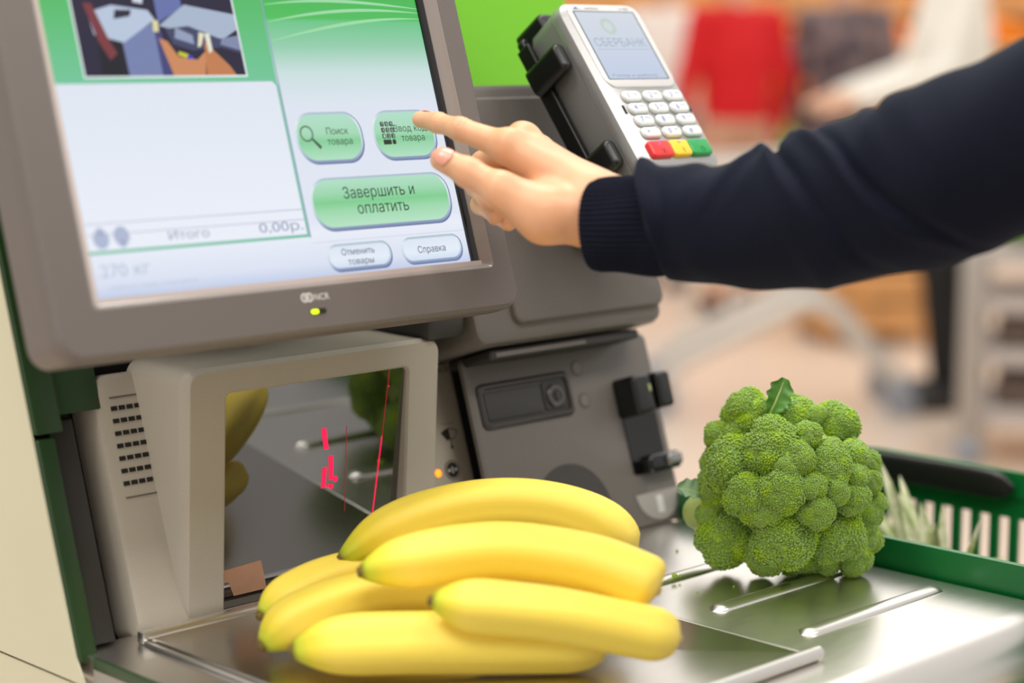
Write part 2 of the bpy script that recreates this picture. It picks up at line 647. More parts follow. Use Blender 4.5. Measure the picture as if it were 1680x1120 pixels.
# ------------------------------------------------------------------ monitor
MX, MY, MZ = 0.6213, 0.975, 0.2465
mon = tag(empty('touch_monitor', (MX, MY, MZ), (R(90 - TILT), 0, 0)), 'grey touchscreen monitor showing a Russian checkout menu with green buttons', 'monitor')
rloft([(-0.020, -0.020, 0.325, 0.250, 0.02, -0.052), (-0.031, -0.034, 0.336, 0.262, 0.014, -0.040), (-0.0335, -0.0365, 0.338, 0.264, 0.016, -0.014),
       (-0.0335, -0.0365, 0.338, 0.264, 0.016, -0.005), (-0.0325, -0.0355, 0.337, 0.263, 0.016, -0.002), (-0.030, -0.033, 0.3345, 0.261, 0.014, 0.0),
       (-0.0065, -0.0065, 0.318, 0.236, 0.004, 0.0), (-0.0065, -0.0065, 0.318, 0.236, 0.004, -0.012)],
      True, True).obj('bezel', M_BEZEL, mon, 30)
rloft([(-0.0065, -0.0065, 0.318, 0.236, 0.004, -0.0002), (-0.0058, -0.0058, 0.3170, 0.235, 0.004, -0.0004), (-0.0010, -0.001, 0.3095, 0.230, 0.002, -0.0052), (-0.0010, -0.001, 0.3095, 0.230, 0.002, -0.0078)],
      False, False).obj('bezel_lip', mat('lip_gloss', (138, 129, 124), 0.2, coat=0.6), mon, 30)
MB().poly([(-0.0064, 0.2355), (-0.0064, -0.0064), (0.3094, -0.0064), (0.3094, -0.0002), (-0.0002, -0.0002), (-0.0002, 0.2355)], -0.0078, -0.0028).obj('screen_glow_edge', mat('screen_glow_pink', (196, 182, 176), 0.3), mon)  # pale L strip: screen light on the bezel edge, put into its colour
rslab(0.3032, -0.0005, 0.3092, 0.2295, 0.0005, -0.0074, -0.0045, 0.001).obj('screen_gasket', M_BLACKG, mon)
SZ = -0.0066
SW, SH = 0.303, 0.228
screen = rslab(0, 0, SW, SH, 0.0008, -0.0074, SZ).obj('screen', glow_ramp('ui_background', 1, 0, SH, [
    (0.0, (196, 208, 236)), (0.04, (222, 229, 245)), (0.13, (236, 241, 252)), (0.16, (228, 234, 246)), (0.50, (224, 231, 243)), (0.60, (205, 226, 226)), (0.68, (150, 208, 176)), (0.755, (112, 200, 140)), (0.765, (84, 192, 96)), (1, (60, 170, 70))], 0.90), mon)
UI = 0.90


def ui(mb, name, m, z):
    return mb.obj(name, m, screen)


def flat(pts, z, th=0.00004):
    return MB().poly(pts, z, z + th)


def mm(L):
    return [(a / 1000.0, b / 1000.0) for a, b in L]


# swooshes over the green heading
for k, (a, b, c) in enumerate(((150, 0.9, 0.5), (158, 0.6, 0.35), (166, 0.5, 0.25))):
    top = [(170 + 133 * t, a + 9 + 10 * math.sin(2.2 * t + k * .5) + 8 * t) for t in np.linspace(0, 1, 24)]
    bot = [(x, y - (0.4 + 1.8 * math.sin(math.pi * i / 23))) for i, (x, y) in enumerate(top)]
    flat(mm(top + bot[::-1]), SZ + 0.00005).obj('swoosh', glow('ui_swoosh', (160, 222, 170), UI), screen)
# left column: green ground, picture, receipt list
flat(mm([(0, 132), (164, 132), (167, 130), (167, 228), (0, 228)]), SZ + 0.00010).obj('header_panel', glow_ramp('ui_teal', 1, 0.130, 0.228, [(0, (118, 200, 158)), (0.5, (92, 190, 112)), (1, (70, 180, 90))], UI), screen)
flat(mm([(1.0, 27), (167.6, 27), (167.6, 129), (165, 132.5), (1.0, 132.5)]), SZ + 0.00012).obj('list_border', glow('ui_border', (128, 196, 168), UI), screen)
flat(mm([(1.0, 29), (165.8, 29), (165.8, 128.5), (163, 131.3), (1.0, 131.3)]), SZ + 0.00018).obj('receipt_list', glow_ramp('ui_list', 1, 0.029, 0.131, [(0, (238, 242, 252)), (1, (226, 233, 244))], UI), screen)
for y in (45.3, 38.6):
    flat(mm([(3, y), (165.8, y), (165.8, y + 0.45), (3, y + 0.45)]), SZ + 0.00024).obj('list_line', glow('ui_line', (168, 172, 200), UI), screen)
flat(mm([(167.6, 27), (168.5, 26), (168.5, 228), (167.6, 228)]), SZ + 0.0002).obj('list_shadow', glow('ui_shadow', (150, 158, 196), UI), screen)
flat(mm([(168, 22.6), (303, 22.6), (303, 23.0), (168, 23.0)]), SZ + 0.0001).obj('list_line', glow('ui_line2', (206, 212, 230), UI), screen)
# scroll arrows
for cx, s in ((12.2, 1), (26.7, -1)):
    pts = []
    for k in range(28):
        a = 2 * math.pi * k / 28
        r_ = 5.6 if math.sin(a) * s < 0 else 5.6 * (1 - 0.38 * abs(math.sin(a)) ** 1.3)
        pts.append((cx + r_ * math.cos(a), 36.6 + 6.6 * math.sin(a)))
    flat(mm(pts), SZ + 0.00028).obj('scroll_arrow', glow('ui_arrow', (178, 188, 214), UI), screen)
    flat(mm([(cx - 1, 36.6 + s * 2.2), (cx + 1, 36.6 + s * 2.2), (cx, 36.6 + s * 4.2)]), SZ + 0.00034).obj('arrow_mark', glow('ui_arrow_mark', (120, 130, 176), UI), screen)
T_DK = glow('ui_text', (46, 66, 58), UI)
T_BLUE = glow('ui_text_blue', (58, 66, 96), UI)
T_PALE = glow('ui_text_pale', (150, 160, 186), UI)
T_FAINT = glow('ui_text_faint', (186, 196, 216), UI)
text('total_text', 'Итого', screen, T_PALE, 0.0598, 0.0325, 0.030, 0.0052, SZ + 0.0003)
text('total_amount', '0,00р.', screen, T_PALE, 0.1285, 0.0322, 0.035, 0.0062, SZ + 0.0003)
text('weight_text', '1.270 кг', screen, T_FAINT, 0.0005, 0.0130, 0.0415, 0.0076, SZ + 0.0001)
text('small_text', 'взвесьте товар, пожалуйста', screen, T_FAINT, 0.012, 0.0055, 0.062, 0.0022, SZ + 0.0001)
# picture in the heading: a till with grocery bags
PZ = SZ + 0.0002
pic = flat(mm([(23, 134.6), (144.6, 134.6), (144.6, 226), (23, 226)]), PZ - 0.00004).obj('picture_frame', glow('ui_picwhite', (238, 242, 248), UI), screen)
flat(mm([(24.2, 135.8), (143.4, 135.8), (143.4, 225), (24.2, 225)]), PZ + 0.00002).obj('picture', glow('ui_pic_dark', (44, 40, 62), UI), screen)
k_ = 0
for pts, c in (([(24.2, 135.8), (36, 135.8), (34, 165), (26, 172)], (62, 72, 138)),
               ([(36, 135.8), (56, 135.8), (55, 158), (38, 160)], (34, 34, 44)),
               ([(55.5, 135.8), (80, 135.8), (80, 170), (55, 158)], (120, 132, 176)),
               ([(36, 162), (56, 157), (82, 172), (78, 178), (52, 181), (34, 176)], (186, 200, 222)),
               ([(52, 172), (64, 174), (66, 178), (54, 178)], (46, 46, 62)),
               ([(32, 182), (38, 182), (46, 158), (50, 150), (44, 146), (38, 158)], (124, 60, 66)),
               ([(80, 135.8), (88, 135.8), (84, 172), (80, 172)], (70, 72, 124)),
               ([(84, 170), (104, 180), (103, 225), (84, 225)], (104, 116, 172)),
               ([(84, 168), (128, 158), (143.4, 166), (143.4, 176), (106, 182)], (170, 184, 206)),
               ([(88, 166), (92, 156), (106, 152), (128, 154), (143.4, 150), (143.4, 160), (128, 160), (106, 168)], (70, 74, 104)),
               ([(94, 160), (108, 156), (108, 162), (96, 167)], (150, 160, 190)),
               ([(128, 156), (143.4, 152), (143.4, 162), (130, 160)], (130, 140, 172)),
               ([(82, 160), (88, 158), (94, 148), (108, 146), (116, 152), (112, 135.8), (88, 135.8)], (206, 140, 96)),
               ([(116, 158), (124, 150), (132, 142), (136, 135.8), (113, 135.8)], (196, 128, 84)),
               ([(94, 149), (101, 147), (102, 149.5), (95, 151.5)], (206, 206, 48)),
               ([(100, 146.5), (105, 146.5), (105, 148.8), (101, 148.8)], (60, 70, 190)),
               ([(79, 164), (83, 164), (84, 171), (80, 172)], (226, 216, 160)),
               ([(110, 154), (113, 155), (117, 163), (113, 164)], (232, 226, 196)),
               ([(118, 150), (121, 152), (121, 163), (117, 163)], (232, 230, 210)),
               ([(68, 183), (75, 182), (76, 186), (69, 187)], (206, 212, 226))):
    k_ += 1
    flat(mm(pts), PZ + 0.00003 + k_ * 0.00001, 0.000015).obj('picture_shape', glow('ui_pic_%d' % k_, c, UI), screen)


def button(x0, y0, x1, y1, r, kind):
    a = [v / 1000.0 for v in (x0, y0, x1, y1, r)]
    z = SZ + 0.0001
    rslab(a[0] + .0008, a[1] - .0012, a[2] + .0010, a[3], a[4], z, z + 0.00006, n=10).obj('button_shadow', glow('ui_btn_shadow', (116, 128, 168), UI), screen)
    rslab(a[0], a[1], a[2], a[3], a[4], z, z + 0.00012, n=10).obj('button_edge', glow_ramp('ui_btn_edge_%d_%d' % (x0, y0), 1, a[1], a[3], [(0, (136, 152, 186)), (0.35, (196, 214, 228)), (0.8, (226, 240, 242)), (1, (170, 190, 206))], UI), screen)
    i = 0.0016
    if kind:
        st = [(0, (184, 230, 202)), (0.25, (160, 218, 178)), (0.42, (138, 208, 156)), (0.58, (168, 220, 186)), (1, (182, 226, 206))]
        if kind == 2:
            st = [(0, (190, 232, 206)), (0.35, (160, 220, 176)), (0.52, (130, 208, 148)), (0.7, (160, 218, 178)), (1, (184, 228, 206))]
    else:
        st = [(0, (206, 222, 244)), (0.4, (232, 240, 252)), (1, (222, 232, 246))]
    rslab(a[0] + i, a[1] + i, a[2] - i, a[3] - i, a[4] - i, z, z + 0.00018, n=10).obj('button', glow_ramp('ui_btn_%d_%d' % (x0, y0), 1, a[1], a[3], st, UI), screen)


button(173, 75.5, 229, 109.8, 15, 1)
button(239, 75.5, 295, 109.8, 15, 1)
button(174.5, 30.2, 296, 65.2, 15, 2)
button(178.4, 3.0, 232.6, 20.6, 8.7, 0)
button(242.4, 3.0, 297, 21.0, 8.9, 0)
TZ = SZ + 0.0003
text('button_label', 'Поиск', screen, T_DK, 0.1990, 0.0943, 0.0185, 0.0046, TZ)
text('button_label', 'товара', screen, T_DK, 0.1983, 0.0873, 0.0213, 0.0046, TZ)
text('button_label', 'Ввод кода', screen, T_DK, 0.2580, 0.0945, 0.0330, 0.0046, TZ)
text('button_label', 'товара', screen, T_DK, 0.2632, 0.0878, 0.0213, 0.0046, TZ)
text('button_label', 'Завершить и', screen, T_DK, 0.2021, 0.0505, 0.0625, 0.0076, TZ)
text('button_label', 'оплатить', screen, T_DK, 0.2118, 0.0397, 0.0450, 0.0076, TZ)
text('button_label', 'Отменить', screen, T_BLUE, 0.1905, 0.0128, 0.0280, 0.0042, TZ)
text('button_label', 'товары', screen, T_BLUE, 0.1945, 0.0062, 0.0220, 0.0042, TZ)
text('button_label', 'Справка', screen, T_BLUE, 0.2566, 0.0095, 0.0252, 0.0046, TZ)
# magnifier icon
ring = [(0.1823 + 0.0055 * math.cos(a), 0.0955 + 0.0055 * math.sin(a)) for a in np.linspace(0, 2 * math.pi, 32, endpoint=False)]
MB().loops([[(x, y, TZ) for x, y in ring], [(0.1823 + (x - 0.1823) * 0.8, 0.0955 + (y - 0.0955) * 0.8, TZ) for x, y in ring]], False, False).obj('magnifier_ring', glow('ui_icon', (86, 104, 96), UI), screen)
flat(mm([(185.6, 91.4), (186.8, 92.4), (193.0, 86.4), (191.4, 84.6)]), TZ).obj('magnifier_handle', glow('ui_icon2', (70, 86, 82), UI), screen)
# keypad icon
for row in range(4):
    for c_ in range(3):
        if row == 3 and c_ == 1:
            continue
        x = 0.2468 + c_ * 0.0040 + row * 0.0
        y = 0.0985 - row * 0.0042
        wdt = 0.0072 if (row == 3 and c_ == 0) else 0.0032
        rslab(x, y, x + wdt, y + 0.0034, 0.0008, TZ, TZ + 0.00003, n=3).obj('keypad_icon', glow('ui_icon3', (52, 62, 58), UI), screen)
        if row < 3:
            text('icon_digit', '789456123'[row * 3 + c_], screen, glow('ui_icon4', (200, 226, 210), UI), x + 0.0016, y + 0.0006, 0.0014, 0.0022, TZ + 0.00003, 'C')


def maker_mark(parent, cx, cy, s, m, z, two=True):
    """two interlocked rings followed by three letters"""
    for k, dx in enumerate((0.0, 4.2)):
        n = 30
        o_ = [(cx + (dx + 3.4 * math.cos(2 * math.pi * i / n)) * s, cy + 3.4 * s * math.sin(2 * math.pi * i / n), z) for i in range(n)]
        i_ = [(cx + (dx + 2.2 * math.cos(2 * math.pi * i / n)) * s, cy + 2.2 * s * math.sin(2 * math.pi * i / n), z) for i in range(n)]
        MB().loops([o_, i_], False, False).obj('logo_ring', m, parent)
        MB().disc((cx + (dx + (0.9 if k == 0 else -0.9)) * s, cy), 1.2 * s, z - 0.0001, z, n=14).obj('logo_dot', m, parent)


maker_mark(mon, 0.1478, -0.0132, 0.00088, M_WHITEINK, 0.0003)
text('logo_text', 'NCR', mon, M_WHITEINK, 0.1557, -0.0155, 0.0118, 0.0042, 0.0, lift=0.0003, bold=0.012)
rslab(0.1500, -0.0245, 0.1630, -0.0210, 0.0017, -0.001, 0.0004).obj('power_light', mat('led_dark', (40, 44, 30), 0.3), mon)
rslab(0.1505, -0.0242, 0.1565, -0.0213, 0.0014, 0.0, 0.0007).obj('power_light_lit', mat('led_lime', (190, 220, 20), 0.3, emit=1.6, ecol=(190, 230, 20)), mon)

# ------------------------------------------------------------------ scanner
scn = tag(empty('barcode_scanner', (0.706, 1.072, 0.0)), 'beige upright barcode scanner with dark glass window and red beams', 'scanner')
sl_ = rloft([(0, -0.002, 0.046, 0.181, 0.012, -0.03), (0, -0.002, 0.046, 0.181, 0.012, -0.005), (0.0015, 0, 0.046, 0.1795, 0.012, -0.0015), (0.005, 0.002, 0.046, 0.176, 0.010, 0)]).obj('side_panel', M_BEIGE, scn)
sp = rloft([(0.262, -0.002, 0.326, 0.181, 0.012, -0.03), (0.262, -0.002, 0.326, 0.181, 0.012, -0.005), (0.262, 0, 0.3245, 0.1795, 0.012, -0.0015), (0.262, 0.002, 0.321, 0.176, 0.010, 0)]).obj('side_panel', M_BEIGE, scn)
sl_.rotation_euler = (R(90 - TILT), 0, 0)
sp.rotation_euler = (R(90 - TILT), 0, 0)
wf = rloft([(0.034, 0.0002, 0.266, 0.176, 0.012, -0.068), (0.0355, 0.0002, 0.2670, 0.178, 0.012, -0.010), (0.0370, 0.0003, 0.2660, 0.1785, 0.011, -0.004), (0.0400, 0.0005, 0.2635, 0.176, 0.009, 0),
            (0.0685, 0.0012, 0.2355, 0.1605, 0.005, 0), (0.0705, 0.0015, 0.2340, 0.1590, 0.004, -0.002), (0.0705, 0.0015, 0.2340, 0.1590, 0.004, -0.014)]).obj('window_frame', M_BEIGE, scn)
WL = 3.0
wf.rotation_euler = (R(90 + WL), 0, 0)
wf.location = (0, 0.002, 0)
gl = mat('scanner_glass', (10, 10, 13), 0.015, ior=3.1)
glass = rslab(0.0706, 0.0016, 0.2339, 0.1589, 0.004, -0.0139, -0.0120).obj('glass', gl, scn)
glass.rotation_euler = (R(96), 0, 0)
glass.location = (0, 0.002, 0)
RED = mat('beam_red', (20, 0, 4), 0.3, emit=1.3, ecol=(255, 10, 70))
REDS = mat('beam_red_soft', (20, 0, 4), 0.3, emit=0.32, ecol=(255, 20, 60))
GZ = -0.0119


def beam(x0, y0, x1, y1, wd, m):
    x0, x1 = x0 - 0.706, x1 - 0.706
    MB().poly([(x0 - wd, y0), (x0 + wd, y0), (x1 + wd, y1), (x1 - wd, y1)], GZ, GZ + 0.00004).obj('laser_beam', m, glass)


beam(0.8655, 0.1215, 0.8690, 0.1055, 0.0022, RED)
beam(0.8735, 0.1000, 0.8750, 0.0815, 0.0020, RED)
beam(0.8685, 0.0920, 0.8680, 0.0765, 0.0020, RED)
for cx, cy, r_ in ((0.879, 0.0815, 0.0023), (0.8755, 0.0765, 0.0020), (0.8722, 0.0775, 0.0014)):
    MB().disc((cx - 0.706, cy), r_, GZ, GZ + 0.00004, n=14).obj('laser_spot', RED, glass)
beam(0.9250, 0.1585, 0.9215, 0.1080, 0.0003, REDS)
beam(0.9215, 0.1080, 0.9165, 0.0450, 0.0005, RED)
beam(0.8870, 0.1200, 0.8895, 0.0550, 0.00022, REDS)
for cx, cy, r_ in ((0.9250, 0.1455, 0.0006), (0.9198, 0.0895, 0.0010), (0.9185, 0.0695, 0.0009)):
    MB().disc((cx - 0.706, cy), r_, GZ, GZ + 0.00004, n=12).obj('laser_spot', RED, glass)
flat([(0.0738, 0.0300), (0.1085, 0.0320), (0.1150, 0.0095), (0.0860, 0.0095), (0.0810, 0.0205), (0.0738, 0.0215)], GZ).obj('reflection_patch', mat('reflection_tan', (196, 150, 122), 0.6, var=0.12, scale=25), glass)  # tan reflection in the glass, coloured on as a flat patch
# speaker slots
for row in range(9):
    mbv = MB()
    y = 0.1635 - row * 0.0086
    for c_ in range(4):
        x = 0.0125 + c_ * 0.0062 + row * -0.0003
        hgt = 0.0010 if row in (0, 8) else 0.0031
        mbv.box((x, y, -0.0008), (x + (0.0064 if row in (0, 8) else 0.0050), y + hgt, 0.0003))
    mbv.obj('speaker_slot', M_GREYINK if row in (0, 8) else M_BLACK, sl_)
# markings on the right strip (strip local x = world x - 0.706)
maker_mark(sp, 0.3125, 0.1560, 0.0011, M_DARKINK, 0.0003)
text('logo_text', 'NCR', sp, M_DARKINK, 0.3070, 0.1465, 0.0135, 0.0044, 0.0, lift=0.0003)
cxw, cyw = 0.3078, 0.0965
fan = lambda r0, r1, a0, a1, n=14: [(cxw + r1 * math.cos(R(a)), cyw - 0.008 + r1 * math.sin(R(a))) for a in np.linspace(a0, a1, n)] + [(cxw + r0 * math.cos(R(a)), cyw - 0.008 + r0 * math.sin(R(a))) for a in np.linspace(a1, a0, n)]
MB().poly(fan(0.0055, 0.0140, 92, 128), 0, 0.0003).obj('wiper_symbol', M_DARKINK, sp)
for seg in (fan(0.0134, 0.0140, 52, 92), fan(0.0055, 0.0061, 52, 92), fan(0.0055, 0.0140, 52, 54.5, 3), fan(0.0055, 0.014, 91, 93, 3)):
    MB().poly(seg, 0, 0.0003).obj('wiper_symbol', M_DARKINK, sp)
MB().box((cxw - 0.0004, cyw - 0.009, 0), (cxw + 0.0004, cyw - 0.002, 0.0003)).obj('wiper_symbol', M_DARKINK, sp)
MB().disc((cxw, cyw - 0.009), 0.0014, 0, 0.0003, n=14).obj('wiper_symbol', M_DARKINK, sp)
for k in range(7):
    x = cxw - 0.006 + k * 0.002
    y = cyw + 0.0085 + 0.0015 * abs(math.cos(k * math.pi / 3))
    MB().box((x - .0005, y, 0), (x + .0005, y + .0006, 0.0003)).obj('wiper_symbol', M_DARKINK, sp)
cxz, cyz = 0.3030, 0.0700
MB().disc((cxz, cyz), 0.0078, 0, 0.0003, n=36).obj('zero_symbol', M_DARKINK, sp)
MB().disc((cxz, cyz), 0.0071, 0, 0.0004, n=36).obj('zero_symbol', M_BEIGE, sp)
MB().disc((cxz, cyz), 0.0062, 0, 0.0005, n=36).obj('zero_symbol', M_DARKINK, sp)
text('zero_text', '0', sp, M_WHITEINK, cxz, cyz - 0.0024, 0.0026, 0.0048, 0, 'C', 0.0006)
for s in (-1, 1):
    MB().poly([(cxz + s * 0.0045, cyz + 0.0016), (cxz + s * 0.0045, cyz - 0.0016), (cxz + s * 0.0021, cyz)], 0, 0.0006).obj('zero_symbol', M_WHITEINK, sp)
MB().sphere((0.2880, 0.0695, 0.0), 0.0030, sc=(1, 1, 0.5)).obj('scale_light', mat('led_orange', (255, 120, 20), 0.3, emit=3.2, ecol=(255, 110, 10)), sp)

# ------------------------------------------------------------------ counter
ctr = tag(empty('checkout_counter', (0.94, 0.9, FZ)), 'stainless steel checkout counter with rounded front edge and pressed ribs', 'counter')


def cpart(mb, name, m, angle=35):
    o = mb.obj(name, m, ctr, angle)
    o.location = (-0.94, -0.9, -FZ)
    return o


prof = [(1.085, 0.0)] + [(0.700 - 0.030 * math.sin(a), -0.030 + 0.030 * math.cos(a)) for a in np.linspace(0, math.pi * 0.75, 12)] + [(0.700, -0.058), (1.085, -0.058)]
cpart(MB().prism_x(prof, 0.662, 1.212), 'worktop', M_STEEL, 50)
cpart(MB().box((0.674, 0.715, FZ), (1.2, 1.058, -0.058)), 'cabinet', mat('cabinet_grey', (176, 170, 160), 0.5))
cpart(MB().box((0.6595, 0.74, -0.006), (0.6625, 1.058, 0.0012), 0.0006), 'green_edge', M_GREEN)
cpart(MB().box((0.660, 0.74, -0.075), (0.6615, 1.058, -0.0065)), 'side_apron', mat('apron_grey', (150, 146, 138), 0.45))


def rib_mesh():
    L = []
    n = 28
    for i in range(n + 1):
        t = i / n
        x = 0.165 * t
        e = min(1, min(t, 1 - t) / 0.05)
        s = math.sqrt(max(0.0, 1 - (1 - e) ** 2))
        wd, hg = 0.0015 + 0.0062 * s, 0.0038 * s
        L.append([(x, wd * math.cos(a), -0.0004 + hg * math.sin(a)) for a in np.linspace(0, math.pi, 11)])
    return MB().loops(L, True, True, False)


rb = rib_mesh().obj('rib', M_STEEL, ctr, 60)
rb.location = (1.030 - 0.94, 0.770 - 0.9, -FZ)
for y in (0.848, 0.924):
    dup(rb, ctr, (1.030 - 0.94, y - 0.9, -FZ))

pl = tag(empty('weighing_plate', (0.85, 0.9, 0.0)), 'dark polished steel weighing plate under the bananas', 'scale')


def ppart(mb, name, m=M_PLATE):
    o = mb.obj(name, m, pl)
    o.location = (-0.85, -0.9, 0)
    return o


ppart(rslab(0.7045, 0.736, 0.990, 1.060, 0.004, 0.0002, 0.0040, 0.0012), 'plate')
ppart(MB().box((0.700, 1.0605, 0.0002), (0.994, 1.068, 0.0085), 0.0015), 'back_lip', M_STEEL)
ppart(MB().box((0.9905, 0.732, 0.0002), (0.9955, 1.060, 0.0030), 0.001), 'side_lip', M_STEEL)
ppart(MB().box((0.700, 0.736, 0.0002), (0.704, 1.060, 0.0030), 0.001), 'side_lip', M_STEEL)
ppart(MB().tube([(0.702, 0.729, 0.005), (0.994, 0.729, 0.005)], 0.0048, 14), 'front_lip', M_STEEL)

# ------------------------------------------------------------------ card terminal
TA = 37.0
term = tag(empty('card_terminal', (1.116, 0.96, 0.317), (R(90 - TA), 0, 0)), 'silver card payment terminal with keypad in a black holder', 'card terminal')
M_SILV = mat('terminal_silver', (182, 181, 181), 0.34, 0.6, var=0.03, scale=800)
M_TGREY = mat('terminal_grey', (140, 141, 139), 0.35, 0.3)
M_KEY = mat('key_white', (222, 226, 224), 0.4)
rloft([(-0.0445, -0.0180, 0.0445, 0.1365, 0.012, -0.0135), (-0.0455, -0.019, 0.0455, 0.1375, 0.013, -0.012), (-0.0455, -0.019, 0.0455, 0.1375, 0.013, -0.007), (-0.0445, -0.018, 0.0445, 0.1365, 0.013, -0.003),
       (-0.0405, -0.014, 0.0405, 0.1325, 0.011, 0.0)]).obj('body', M_SILV, term)
rloft([(-0.040, -0.010, 0.040, 0.132, 0.010, -0.046), (-0.0435, -0.014, 0.0435, 0.1355, 0.011, -0.040), (-0.0450, -0.0180, 0.0450, 0.1365, 0.012, -0.0136)]).obj('lower_shell', M_TGREY, term)
rslab(-0.0390, 0.0560, 0.0400, 0.1335, 0.010, -0.001, 0.0012, 0.001).obj('display_surround', mat('surround_white', (214, 213, 212), 0.3, 0.3), term)
rslab(-0.0345, 0.0630, 0.0340, 0.1272, 0.0012, 0.0, 0.00135).obj('display_edge', mat('display_edge', (34, 60, 70), 0.2), term)
disp = rslab(-0.0335, 0.0635, 0.0325, 0.1262, 0.0008, 0.0, 0.0015).obj('display', glow_ramp('terminal_screen', 1, 0.063, 0.127, [(0, (196, 208, 232)), (1, (216, 222, 232))], 0.88), term)
TG = glow('term_text', (164, 178, 190), 0.88)
text('display_text', 'СБЕРБАНК', disp, TG, -0.0290, 0.0935, 0.0570, 0.0075, 0.0016)
text('display_text', 'Готов к работе', disp, glow('term_text2', (140, 152, 176), 0.88), -0.0285, 0.0650, 0.0500, 0.0024, 0.0016)
MB().disc((-0.004, 0.1125), 0.0078, 0.0014, 0.0016, n=28).obj('display_emblem', glow('term_emblem', (196, 212, 200), 0.88), disp)
MB().disc((-0.0045, 0.1125), 0.0046, 0.0015, 0.0017, n=28).obj('display_emblem', glow('term_emblem2', (210, 220, 226), 0.88), disp)
flat([(-0.029, 0.0905), (0.030, 0.0905), (0.030, 0.0909), (-0.029, 0.0909)], 0.0016).obj('display_line', TG, disp)
flat([(-0.033, 0.1288), (-0.029, 0.1312), (-0.027, 0.1290), (-0.022, 0.1286)], 0.0013).obj('maker_emblem', mat('emblem_blue', (70, 110, 180), 0.4), term)
text('maker_text', 'verifone', term, M_GREYINK, -0.0200, 0.1287, 0.0150, 0.0020, 0.0, lift=0.0014)
text('maker_text', 'vx 820', term, M_GREYINK, 0.0180, 0.1287, 0.0120, 0.0020, 0.0, lift=0.0014)
KX, KY = (-0.0205, 0.0032, 0.0268), (0.0470, 0.0360, 0.0250, 0.0140)
INK = mat('key_ink', (96, 112, 190), 0.5)
INKP = mat('key_ink_pale', (160, 168, 190), 0.5)
k0 = None
km = rslab(-0.0098, -0.0046, 0.0098, 0.0046, 0.0042, 0, 0.0034, 0.0018).mesh('key')
ks = rslab(-0.0103, -0.0054, 0.0103, 0.0046, 0.0044, 0, 0.0004).mesh('key_well')
labs = [('1', 'QZ.'), ('2', 'ABC'), ('3', 'DEF'), ('4', 'GHI'), ('5', 'JKL'), ('6', 'MNO'), ('7', 'PRS'), ('8', 'TUV'), ('9', 'WXY'), ('*', ',\'"'), ('0', '-SP'), ('#', '')]
for i, (a, b) in enumerate(labs):
    x, y = KX[i % 3], KY[i // 3]
    wl = link('key_well', ks, M_TGREY, term)
    wl.location = (x, y, 0)
    k = link('key', km, M_KEY, term)
    k.location = (x, y, 0)
    text('key_digit', a, k, INK, -0.0056, -0.0022 if a != '*' else -0.003, None, 0.0048, 0.0034, bold=0.0)
    if b:
        text('key_letters', b, k, INKP, -0.0004, 0.0002, 0.0066, 0.0022, 0.0034, bold=0.0)
for x, wd, nm, c, g in ((-0.0215, 0.0118, 'red', (222, 50, 50), 'X'), (0.0010, 0.0100, 'yellow', (240, 196, 48), 'I'), (0.0230, 0.0116, 'green', (30, 150, 74), 'O')):
    kk = rslab(x - wd, -0.0085, x + wd, 0.0055, 0.0030, 0, 0.0045, 0.0016).obj('key', mat('key_' + nm, c, 0.35), term)
    kk['label'] = nm + ' key'
    dk = mat('key_mark_' + nm, tuple(int(v * 0.55) for v in c), 0.4)
    text('key_mark', g, kk, dk, x + 0.001, -0.0065, 0.0040 if g != 'I' else 0.001, 0.0046, 0.0044, 'C')
    text('key_mark', {'X': 'x', 'I': '←', 'O': '✓'}[g], kk, INK, x, 0.0012, 0.0042, 0.0034, 0.0044, 'C')
for x in (-0.0340, 0.0400):
    rslab(x - 0.0012, 0.0325, x + 0.0012, 0.0400, 0.0003, 0, 0.0005).obj('slot_mark', M_BLACK, term)
# the holder: back plate, side rails and clips
rslab(-0.046, -0.012, 0.046, 0.138, 0.006, -0.053, -0.0462, 0.002).obj('holder_plate', M_BLACK, term)
rslab(-0.0500, 0.000, -0.0452, 0.128, 0.002, -0.053, -0.040, 0.001).obj('holder_rail', M_BLACK, term)
rslab(0.0462, -0.010, 0.0500, 0.130, 0.002, -0.056, -0.014, 0.001).obj('holder_rail', mat('rail_green', (26, 50, 42), 0.4), term)
for y in (0.084, -0.004):
    rslab(-0.0575, y, -0.0458, y + 0.024, 0.006, -0.050, -0.0120, 0.004).obj('holder_clip', M_BLACK, term)
rslab(-0.040, 0.122, 0.030, 0.146, 0.006, -0.056, -0.025, 0.004).obj('holder_top_clip', M_BLACK, term)
ar = MB().box((1.108, 0.990, 0.235), (1.150, 1.065, 0.335), 0.006).obj('holder_arm', M_BLACK, term)
ar.matrix_parent_inverse = (Matrix.Translation((1.116, 0.96, 0.317)) @ Matrix.Rotation(R(90 - TA), 4, 'X')).inverted()

